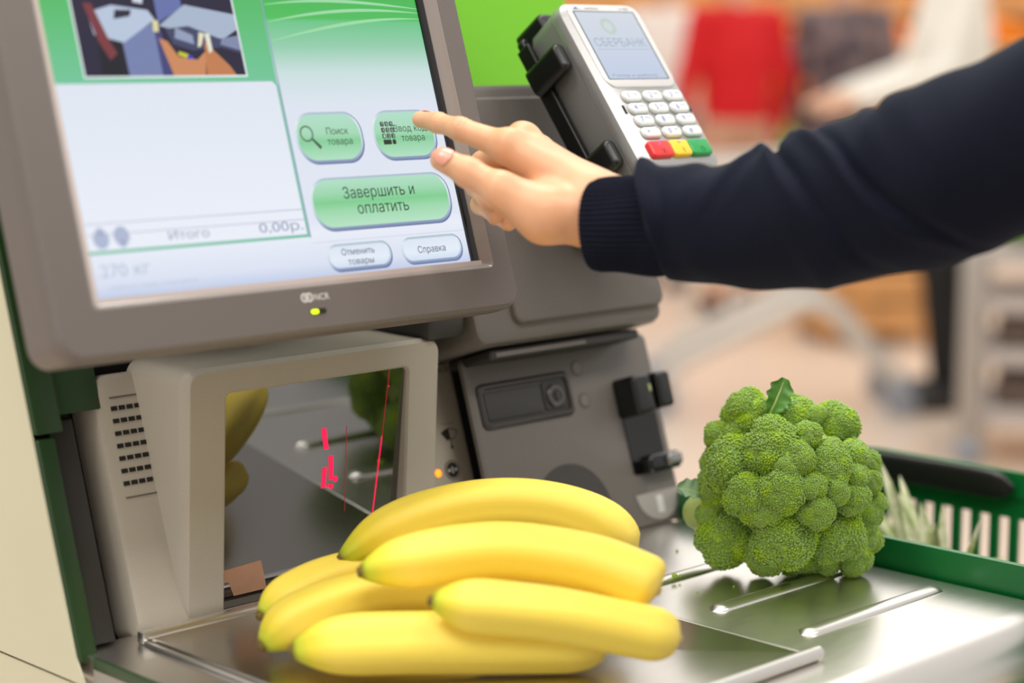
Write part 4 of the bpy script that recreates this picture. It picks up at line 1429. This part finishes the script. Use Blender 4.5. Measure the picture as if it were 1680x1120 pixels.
for nm, fn, lo_, hi_, h_, mm_ in (('sweatshirt', cust_shirt, (-0.36, -0.2, 0.72), (0.32, 0.2, 1.46), 0.010, M_KNIT),
                                  ('trousers', cust_legs, (-0.25, -0.2, 0.0), (0.25, 0.2, 1.05), 0.012, mat('denim_dark', (40, 46, 62), 0.8)),
                                  ('head', cust_head, (-0.12, -0.14, 1.28), (0.12, 0.15, 1.72), 0.0045, M_SKIN),
                                  ('relaxed_hand', cust_hand, (-0.30, 0.0, 0.60), (-0.17, 0.20, 0.93), 0.004, M_SKIN),
                                  ('hair', cust_hair, (-0.12, -0.16, 1.45), (0.12, 0.12, 1.75), 0.006, mat('hair_brown', (58, 40, 28), 0.6, var=0.3, scale=90))):
    o = link(nm, surface(fn, lo_, hi_, h_, nm), mm_, person)
    o.location = PB
    o.rotation_euler = (0, 0, R(25))
for x in (-0.1, 0.1):
    o = MB().sphere((x * pk, 0.045, 0.045), 1, 16, 10, (0.048, 0.130, 0.045)).obj('shoe', mat('shoe_dark', (40, 36, 34), 0.5), person)
    o.location = PB
    o.rotation_euler = (0, 0, R(25))
for x in (-1, 1):
    o = MB().sphere(pf(0.032 * x, 0.088, 1.652), 0.0125, 14, 10).obj('eye', mat('eye_white', (230, 226, 220), 0.2), person)
    o.location = PB
    o.rotation_euler = (0, 0, R(25))
    MB().sphere(pf(0.032 * x, 0.0985, 1.652), 0.0045, 10, 8).obj('iris', mat('iris_brown', (60, 40, 28), 0.2), o)

# ------------------------------------------------------------------ basket and pineapple
BX0, BX1, BY0, BY1, BZ0, BZ1 = 1.218, 1.500, 0.600, 1.062, -0.190, 0.0225
sh = tag(empty('bagging_shelf', (1.37, 0.82, FZ)), 'low steel bagging shelf under the green basket', 'shelf')
o = MB().box((1.2135, 0.58, -0.200), (1.56, 1.09, -0.1905), 0.003).obj('shelf_top', M_STEEL, sh)
o.location = (-1.37, -0.82, -FZ)
o = MB().box((1.24, 0.62, FZ), (1.50, 1.05, -0.200), 0.004).obj('pedestal', M_CORE, sh)
o.location = (-1.37, -0.82, -FZ)

bk = tag(empty('shopping_basket', (1.36, 0.83, BZ0)), 'green plastic shopping basket with black handle, holding a pineapple', 'basket')
BO = (-1.36, -0.83, -BZ0)
M_BASK = mat('basket_green', (4, 106, 48), 0.3, var=0.05, scale=20)


def bpart(mb, name, m=M_BASK, angle=35, parent=bk):
    o = mb.obj(name, m, parent, angle)
    if parent is bk:
        o.location = BO
    return o


def ringb(z0, z1, th, r, lip=0.0, name='wall_band'):
    a, b, c, d = BX0, BY0, BX1, BY1
    bpart(rloft([(a, b, c, d, r, z0), (a, b, c, d, r, z1), (a + th, b + th, c - th, d - th, r - th, z1), (a + th, b + th, c - th, d - th, r - th, z0), (a, b, c, d, r, z0)], False, False, 8), name)


ringb(-0.0005, BZ1, 0.006, 0.035, name='rim')
ringb(-0.020, -0.0006, 0.0035, 0.035)
ringb(-0.098, -0.064, 0.0035, 0.035)
ringb(-0.188, -0.140, 0.0035, 0.035)
bpart(rslab(BX0 + 0.001, BY0 + 0.001, BX1 - 0.001, BY1 - 0.001, 0.034, -0.1898, -0.186), 'basket_floor')
for z0, z1 in ((-0.0642, -0.0198), (-0.1402, -0.0978)):
    slx = MB().box((-0.0018, -0.0045, z0), (0.0018, 0.0045, z1)).mesh('slat')
    sly = MB().box((-0.0045, -0.0018, z0), (0.0045, 0.0018, z1)).mesh('slat')
    y = BY0 + 0.035
    while y < BY1 - 0.03:
        for x in (BX0 + 0.0018, BX1 - 0.0018):
            o = link('slat', slx, M_BASK, bk)
            o.location = (x + BO[0], y + BO[1], BO[2])
        y += 0.0196
    x = BX0 + 0.035
    while x < BX1 - 0.03:
        for y in (BY0 + 0.0018, BY1 - 0.0018):
            o = link('slat', sly, M_BASK, bk)
            o.location = (x + BO[0], y + BO[1], BO[2])
        x += 0.0212
    for cx, cy in ((BX0, BY0), (BX0, BY1), (BX1, BY0), (BX1, BY1)):
        sx, sy = (1 if cx == BX0 else -1), (1 if cy == BY0 else -1)
        bpart(MB().tube([(cx + sx * 0.012, cy + sy * 0.012, z0), (cx + sx * 0.012, cy + sy * 0.012, z1)], 0.008, 10), 'corner_post')
# folded handle grip along the far rim, with its arm
hp = [(1.487, 0.885, 0.0095), (1.487, 0.93, 0.0102), (1.487, 0.98, 0.0098), (1.486, 1.02, 0.0095), (1.480, 1.043, 0.006), (1.462, 1.050, -0.004)]
hp = smooth_path(hp, 24)
hL = []
for i, p in enumerate(hp):
    t = Vector(hp[min(i + 1, 23)] - hp[max(i - 1, 0)]).normalized()
    u = Vector((0, 0, 1))
    v = t.cross(u).normalized()
    e = math.sqrt(max(0.04, 1 - max(0, 1 - i / 2.5) ** 2))
    hL.append([Vector(p) + u * (0.0125 * e * math.copysign(abs(math.sin(a)) ** 0.6, math.sin(a))) + v * (0.0048 * e * math.copysign(abs(math.cos(a)) ** 0.6, math.cos(a))) for a in np.linspace(0, 2 * math.pi, 20, endpoint=False)])
bpart(MB().loops(hL), 'handle_grip', mat('handle_black', (24, 22, 21), 0.4), 50)
bpart(MB().tube([(1.462, 1.050, -0.004), (1.40, 1.052, -0.006), (1.36, 1.052, -0.012)], 0.0045, 10), 'handle_arm', mat('handle_black', None))

pine = tag(empty('pineapple', (1.355, 0.80, BZ0 + 0.005)), 'pineapple lying in the green basket, its spiky crown showing', 'pineapple')
PO = Vector((1.355, 0.80, BZ0 + 0.005))
M_PINE = mat('pineapple_skin', (170, 120, 50), 0.6, var=0.3, scale=80, bump=0.4, bscale=200)
M_PLEAF = mat('pineapple_leaf', (146, 164, 92), 0.5, col2=(216, 214, 184), scale=70)
ca, cb = Vector((1.345, 0.715, -0.128)), Vector((1.365, 0.870, -0.105))
axp = (cb - ca).normalized()
mbp = MB()
L = []
u = Vector((0, 0, 1))
u = (u - axp * u.dot(axp)).normalized()
v = axp.cross(u)
for i in range(25):
    t = i / 24
    rad = 0.052 * math.sqrt(max(0.02, 1 - abs(2 * t - 1) ** 2.6))
    L.append([ca + axp * (0.156 * t) + (u * math.cos(2 * math.pi * k / 32) + v * math.sin(2 * math.pi * k / 32)) * rad * (1 + 0.03 * math.cos(16 * math.pi * k / 32 * 1.0 + (i % 2) * math.pi)) - PO for k in range(32)])
mbp.loops(L).obj('fruit', M_PINE, pine, 60)


def pleaf(base, tipv, wd, sag):
    base, tipv = Vector(base), Vector(tipv)
    ax = tipv - base
    sd = ax.cross(Vector((-0.6, -0.6, 0.5))).normalized()
    nr = sd.cross(ax.normalized())
    L = []
    for i in range(15):
        t = i / 14
        wv = wd * (1 - t) ** 0.75 + 0.0002
        c = base + ax * t + nr * (sag * math.sin(math.pi * t))
        row = [c + sd * (wv * s) + nr * (0.35 * wv * s * s) for s in (-1, -0.5, 0, 0.5, 1)]
        L.append([p - PO for p in row] + [p - nr * 0.0008 - PO for p in row[::-1]])
    MB().loops(L).obj('crown_leaf', M_PLEAF, pine, 60)


cr0 = cb
for (tx, ty, tz, wd, sg) in ((1.36, 0.938, 0.045, 0.013, 0.006), (1.345, 0.915, 0.030, 0.013, -0.006), (1.36, 0.897, 0.016, 0.013, 0.005), (1.375, 0.885, 0.014, 0.010, 0.004), (1.35, 0.875, 0.004, 0.010, -0.004),
                         (1.37, 0.846, 0.007, 0.006, 0.008), (1.34, 0.952, 0.020, 0.013, 0.008), (1.40, 0.945, 0.025, 0.012, 0.005), (1.33, 0.930, 0.005, 0.013, 0.006), (1.39, 0.965, 0.0, 0.012, 0.004),
                         (1.31, 0.955, -0.02, 0.012, 0.006), (1.36, 0.985, -0.015, 0.012, 0.008), (1.42, 0.93, -0.01, 0.012, 0.004), (1.30, 0.91, -0.03, 0.011, 0.006), (1.345, 0.905, 0.012, 0.012, 0.010), (1.37, 0.925, 0.018, 0.013, 0.0)):
    b0 = cr0 + Vector(((tx - 1.36) * 0.25, (ty - 0.92) * 0.25 + 0.02, 0.035 + random.uniform(-0.01, 0.01)))
    pleaf(b0, (tx, ty, tz), wd, sg)
pleaf((1.345, 0.845, -0.03), (1.355, 0.812, -0.0145), 0.003, 0.010)

# ------------------------------------------------------------------ the shop beyond
def bg_person(label, d, s, shirt, trousers, hair, facing=0.0, arm='down', skirt=False, height=1.70, shirt2=None):
    k = height / 1.75
    root = tag(empty('person', aisle(d, s), (0, 0, YAW + facing)), label, 'person', 'shoppers in the background')
    SK = mat('skin_far', (224, 176, 146), 0.5)
    f = lambda x, y, z: (x * k, y * k, z * k)
    if arm == 'fwd':
        arms = [[f(-0.20, 0, 1.42), f(-0.26, 0.08, 1.14), f(-0.20, 0.34, 1.06)], [f(0.20, 0, 1.42), f(0.26, 0.08, 1.14), f(0.20, 0.34, 1.06)]]
    else:
        arms = [[f(-0.20, 0, 1.42), f(-0.27, 0.0, 1.14), f(-0.27, 0.08, 0.88)], [f(0.20, 0, 1.42), f(0.27, 0.0, 1.14), f(0.27, 0.08, 0.88)]]
    h = 0.02

    def shirt_sdf(P):
        dd = sd_ell(P, f(0, 0, 1.22), (0.19 * k, 0.125 * k, 0.27 * k))
        dd = smin(dd, sd_ell(P, f(0, 0, 1.0), (0.175 * k, 0.125 * k, 0.20 * k)), 0.06)
        dd = smin(dd, sd_caps(P, f(-0.17, 0, 1.42), f(0.17, 0, 1.42), 0.065 * k, 0.065 * k), 0.06)
        for a in arms:
            dd = smin(dd, sd_caps(P, a[0], a[1], 0.062 * k, 0.052 * k), 0.04)
            dd = smin(dd, sd_caps(P, a[1], a[2], 0.052 * k, 0.040 * k), 0.02)
        if skirt:
            dd = smin(dd, sd_caps(P, f(0, 0, 0.95), f(0, 0, 0.55), 0.17 * k, 0.22 * k), 0.05)
        return dd

    def leg_sdf(P):
        dd = sd_ell(P, f(0, 0, 0.93), (0.165 * k, 0.12 * k, 0.13 * k))
        for x in (-0.09, 0.09):
            dd = smin(dd, sd_caps(P, f(x, 0, 0.88), f(x * 1.05, 0.01, 0.48), 0.085 * k, 0.062 * k), 0.04)
            dd = smin(dd, sd_caps(P, f(x * 1.05, 0.01, 0.48), f(x * 1.1, -0.02, 0.09), 0.062 * k, 0.048 * k), 0.03)
        return dd

    def skin_sdf(P):
        dd = sd_ell(P, f(0, 0.01, 1.63), (0.078 * k, 0.095 * k, 0.115 * k))
        dd = smin(dd, sd_ell(P, f(0, 0.10, 1.61), (0.014 * k, 0.02 * k, 0.022 * k)), 0.02)
        dd = smin(dd, sd_caps(P, f(0, -0.01, 1.40), f(0, 0, 1.56), 0.058 * k, 0.05 * k), 0.03)
        for a in arms:
            b = Vector(a[2]) + (Vector(a[2]) - Vector(a[1])).normalized() * 0.13
            dd = smin(dd, sd_caps(P, f(0, 0, 1.40), a[0], 0.045, 0.04), 0.01)
            dd = smin(dd, sd_caps(P, a[0], a[1], 0.04, 0.035), 0.01)
            dd = smin(dd, sd_caps(P, a[1], a[2], 0.035, 0.030), 0.01)
            dd = smin(dd, sd_caps(P, a[2], tuple(b), 0.036, 0.024), 0.02)
        return dd

    def hair_sdf(P):
        dd = sd_ell(P, f(0, -0.025, 1.665), (0.092 * k, 0.100 * k, 0.105 * k))
        return np.maximum(dd, -(sd_ell(P, f(0, 0.11, 1.60), (0.075 * k, 0.09 * k, 0.11 * k))))
    lo_, hi_ = (-0.42 * k, -0.3 * k, -0.02), (0.42 * k, 0.5 * k, 1.82 * k)
    link('body', surface(skin_sdf, lo_, hi_, h, 'body'), SK, root)
    link('top', surface(shirt_sdf, lo_, hi_, h, 'top'), mat('cloth_%d_%d_%d' % shirt, shirt, 0.8, col2=shirt2, scale=14), root)
    link('trousers', surface(leg_sdf, lo_, hi_, h, 'trousers'), mat('cloth_%d_%d_%d' % trousers, trousers, 0.8), root)
    link('hair', surface(hair_sdf, lo_, hi_, h, 'hair'), mat('hair_%d_%d_%d' % hair, hair, 0.6), root)
    for x in (-0.1, 0.1):
        MB().sphere((x * k, 0.045, 0.045), 1, 12, 8, (0.05, 0.13, 0.045)).obj('shoe', mat('shoe_dark', (40, 36, 34), 0.5), root)
    return root


def px(u, d):            # lateral offset for a column of the photograph at a distance
    return (u - 840) / 3200.0 * d


bg_person('shopper in a white top standing left of the one in red', 10.2, px(1092, 10.2), (232, 222, 214), (120, 110, 110), (90, 60, 40), 2.6)
bg_person('shopper in a bright red top beyond the card terminal', 9.2, px(1205, 9.2), (204, 8, 20), (196, 150, 124), (70, 40, 30), 0.4)
bg_person('shopper in a dark patterned dress, right of the one in red', 9.4, px(1378, 9.4), (40, 37, 48), (34, 32, 40), (50, 36, 30), -0.6, skirt=True, shirt2=(138, 120, 120))
bg_person('shopper in a white shirt and black trousers pushing the grey trolley', 6.75, px(1557, 6.75), (240, 236, 226), (14, 14, 16), (120, 80, 50), math.pi / 2, arm='fwd', height=1.78)


def heap(name, parent, x0, x1, y0, y1, z, r_, n, m):
    """loose fruit heap, too far off to count"""
    mb = MB()
    for _ in range(n):
        t, s = random.random(), random.random()
        hgt = r_ * 4.0 * (1 - abs(2 * t - 1)) * 0.5 + r_ * 0.8 * random.random()
        mb.sphere((x0 + (x1 - x0) * t, y0 + (y1 - y0) * s, z + r_ + hgt * 0.7), r_, 9, 6)
    o = mb.obj(name, m, parent, 180)
    o['kind'] = 'stuff'
    return o


# tall produce display
M_WOOD = mat('crate_wood', (206, 150, 92), 0.6, var=0.2, scale=8)
M_ORANGE = mat('orange_fruit', (255, 140, 10), 0.45)
M_YELLOW = mat('yellow_fruit', (250, 196, 20), 0.45)
M_GRN = mat('green_produce', (96, 150, 50), 0.5, var=0.3, scale=10)
disp_ = tag(empty('produce_display', aisle(13.2, px(1360, 13.2)), (0, 0, YAW)), 'tiered wooden produce display heaped with oranges behind the shoppers', 'display')
MB().box((-2.2, 0.66, 0), (2.2, 0.72, 2.1)).obj('back_board', mat('display_board', (150, 104, 66), 0.7), disp_)
for k, (z, y) in enumerate(((0.55, -0.45), (0.90, -0.15), (1.25, 0.10), (1.62, 0.30))):
    MB().box((-2.2, y, z - 0.14), (2.2, y + 0.34, z - 0.10)).obj('shelf_board', M_WOOD, disp_)
    MB().box((-2.2, y - 0.02, z - 0.16), (2.2, y, z + 0.02)).obj('front_board', M_WOOD, disp_)
    xs = np.linspace(-2.2, 2.2, 7)
    for i in range(6):
        MB().box((xs[i] - 0.01, y, z - 0.1), (xs[i] + 0.01, y + 0.34, z + 0.03)).obj('divider', M_WOOD, disp_)
        m = [M_ORANGE, M_YELLOW, M_ORANGE, M_ORANGE, M_YELLOW, M_ORANGE, M_GRN, M_ORANGE][(i * 3 + k * 2) % 8]
        heap('fruit_heap', disp_, xs[i] + 0.06, xs[i + 1] - 0.06, y + 0.05, y + 0.30, z - 0.06, 0.07, 70, m)
for x in (-2.15, 0, 2.15):
    MB().box((x - 0.03, 0.3, 0), (x + 0.03, 0.6, 0.45)).obj('foot', M_WOOD, disp_)
    MB().box((x - 0.03, -0.28, 0), (x + 0.03, 0.3, 0.40)).obj('foot', M_WOOD, disp_)

# wooden crate stand
cs = tag(empty('crate_stand', aisle(8.2, px(1450, 8.2)), (0, 0, YAW + 0.1)), 'orange-brown wooden crate stand on the floor behind the trolley', 'stand')
for z in (0.05, 0.19, 0.33, 0.47):
    MB().box((-0.26, -0.02, z), (0.22, 0.0, z + 0.125)).obj('board', M_WOOD, cs)
    MB().box((-0.26, 0.5, z), (0.22, 0.52, z + 0.125)).obj('board', M_WOOD, cs)
    MB().box((-0.26, 0.0, z), (-0.24, 0.5, z + 0.125)).obj('board', M_WOOD, cs)
    MB().box((0.20, 0.0, z), (0.22, 0.5, z + 0.125)).obj('board', M_WOOD, cs)
for x in (-0.235, 0.165):
    for y in (0.0, 0.46):
        MB().box((x, y, 0), (x + 0.04, y + 0.04, 0.62)).obj('corner_post', M_WOOD, cs)
heap('fruit_heap', cs, -0.2, 0.16, 0.05, 0.45, 0.56, 0.045, 60, M_ORANGE)
MB().box((-0.24, 0.0, 0.52), (0.2, 0.5, 0.56)).obj('crate_floor', M_WOOD, cs)

# shopping trolley: splayed tube legs on castors, wire basket above
cart = tag(empty('shopping_trolley', aisle(6.75, px(1290, 6.75)), (0, 0, YAW)), 'grey shopping trolley with splayed tube legs on castors beneath the sleeve', 'trolley')
M_TUBE = mat('trolley_grey', (206, 200, 192), 0.35, 0.3)
M_CAST = mat('castor_blue', (150, 156, 168), 0.5)
for y in (-0.18, 0.18):
    MB().tube([(-0.44, y, 0.12), (-0.36, y, 0.20), (0.02, y, 0.385), (0.09, y, 0.39), (0.16, y, 0.36), (0.36, y, 0.13), (0.38, y, 0.08)], 0.032, 12).obj('leg_frame', M_TUBE, cart)
    for x in (-0.44, 0.38):
        w_ = MB().tube([(x, y - 0.02, 0.055), (x, y + 0.02, 0.055)], 0.055, 20).obj('castor', M_CAST, cart)
        MB().box((x - 0.03, y - 0.035, 0.05), (x + 0.03, y + 0.035, 0.14), 0.01).obj('fork', M_CAST, w_)
    MB().tube([(0.08, y, 0.38), (0.08, y, 0.48)], 0.02, 10).obj('post', M_TUBE, cart)
MB().tube([(0.08, -0.18, 0.38), (0.08, 0.18, 0.38)], 0.02, 10).obj('cross_bar', M_TUBE, cart)
rim_ = [(-0.48, -0.24, 0.84), (0.20, -0.26, 0.88), (0.20, 0.26, 0.88), (-0.48, 0.24, 0.84), (-0.48, -0.24, 0.84)]
bot_ = [(-0.40, -0.18, 0.48), (0.16, -0.20, 0.48), (0.16, 0.20, 0.48), (-0.40, 0.18, 0.48), (-0.40, -0.18, 0.48)]
MB().tube(rim_, 0.018, 8).obj('basket_rim', M_TUBE, cart)
wires = MB()
for t in (0.0, 0.25, 0.5, 0.75):
    wires.tube([tuple(a + (b - a) * t for a, b in zip(p, q)) for p, q in zip(bot_, rim_)], 0.005, 6)
for i in range(4):
    for t in np.linspace(0, 1, 13):
        a = [bot_[i][j] + (bot_[i + 1][j] - bot_[i][j]) * t for j in range(3)]
        b = [rim_[i][j] + (rim_[i + 1][j] - rim_[i][j]) * t for j in range(3)]
        wires.tube([a, b], 0.004, 6)
wires.obj('wire_basket', M_TUBE, cart)['kind'] = 'stuff'
MB().tube([(0.20, -0.24, 0.87), (0.27, -0.24, 0.97), (0.27, 0.24, 0.97), (0.20, 0.24, 0.87)], 0.018, 10).obj('push_handle', M_BASK, cart)

# grey rack trolley with produce at far right
rk = tag(empty('rack_trolley', aisle(5.95, px(1700, 5.95)), (0, 0, YAW - 0.27)), 'grey metal rack trolley with shelves and green produce at the right edge', 'trolley')
M_RACK = mat('rack_grey', (168, 160, 152), 0.4, 0.3)
for x in (-0.17, 0.40):
    for y in (-0.2, 0.3):
        MB().box((x - 0.035, y - 0.03, 0.06), (x + 0.035, y + 0.03, 0.66), 0.01).obj('post', M_RACK, rk)
        MB().sphere((x, y, 0.045), 0.045, 12, 8).obj('castor', M_CAST, rk)
for z in (0.12, 0.30, 0.46, 0.60):
    MB().box((-0.17, -0.2, z), (0.40, 0.3, z + 0.05), 0.005).obj('shelf', mat('rack_shelf', (188, 178, 172), 0.5), rk)
for z in (0.171, 0.351):
    MB().box((-0.10, -0.15, z), (0.34, 0.26, z + 0.085), 0.01).obj('dark_tray', mat('tray_brown', (96, 80, 70), 0.6), rk)
heap('produce_heap', rk, -0.1, 0.35, -0.15, 0.25, 0.65, 0.045, 70, M_GRN)
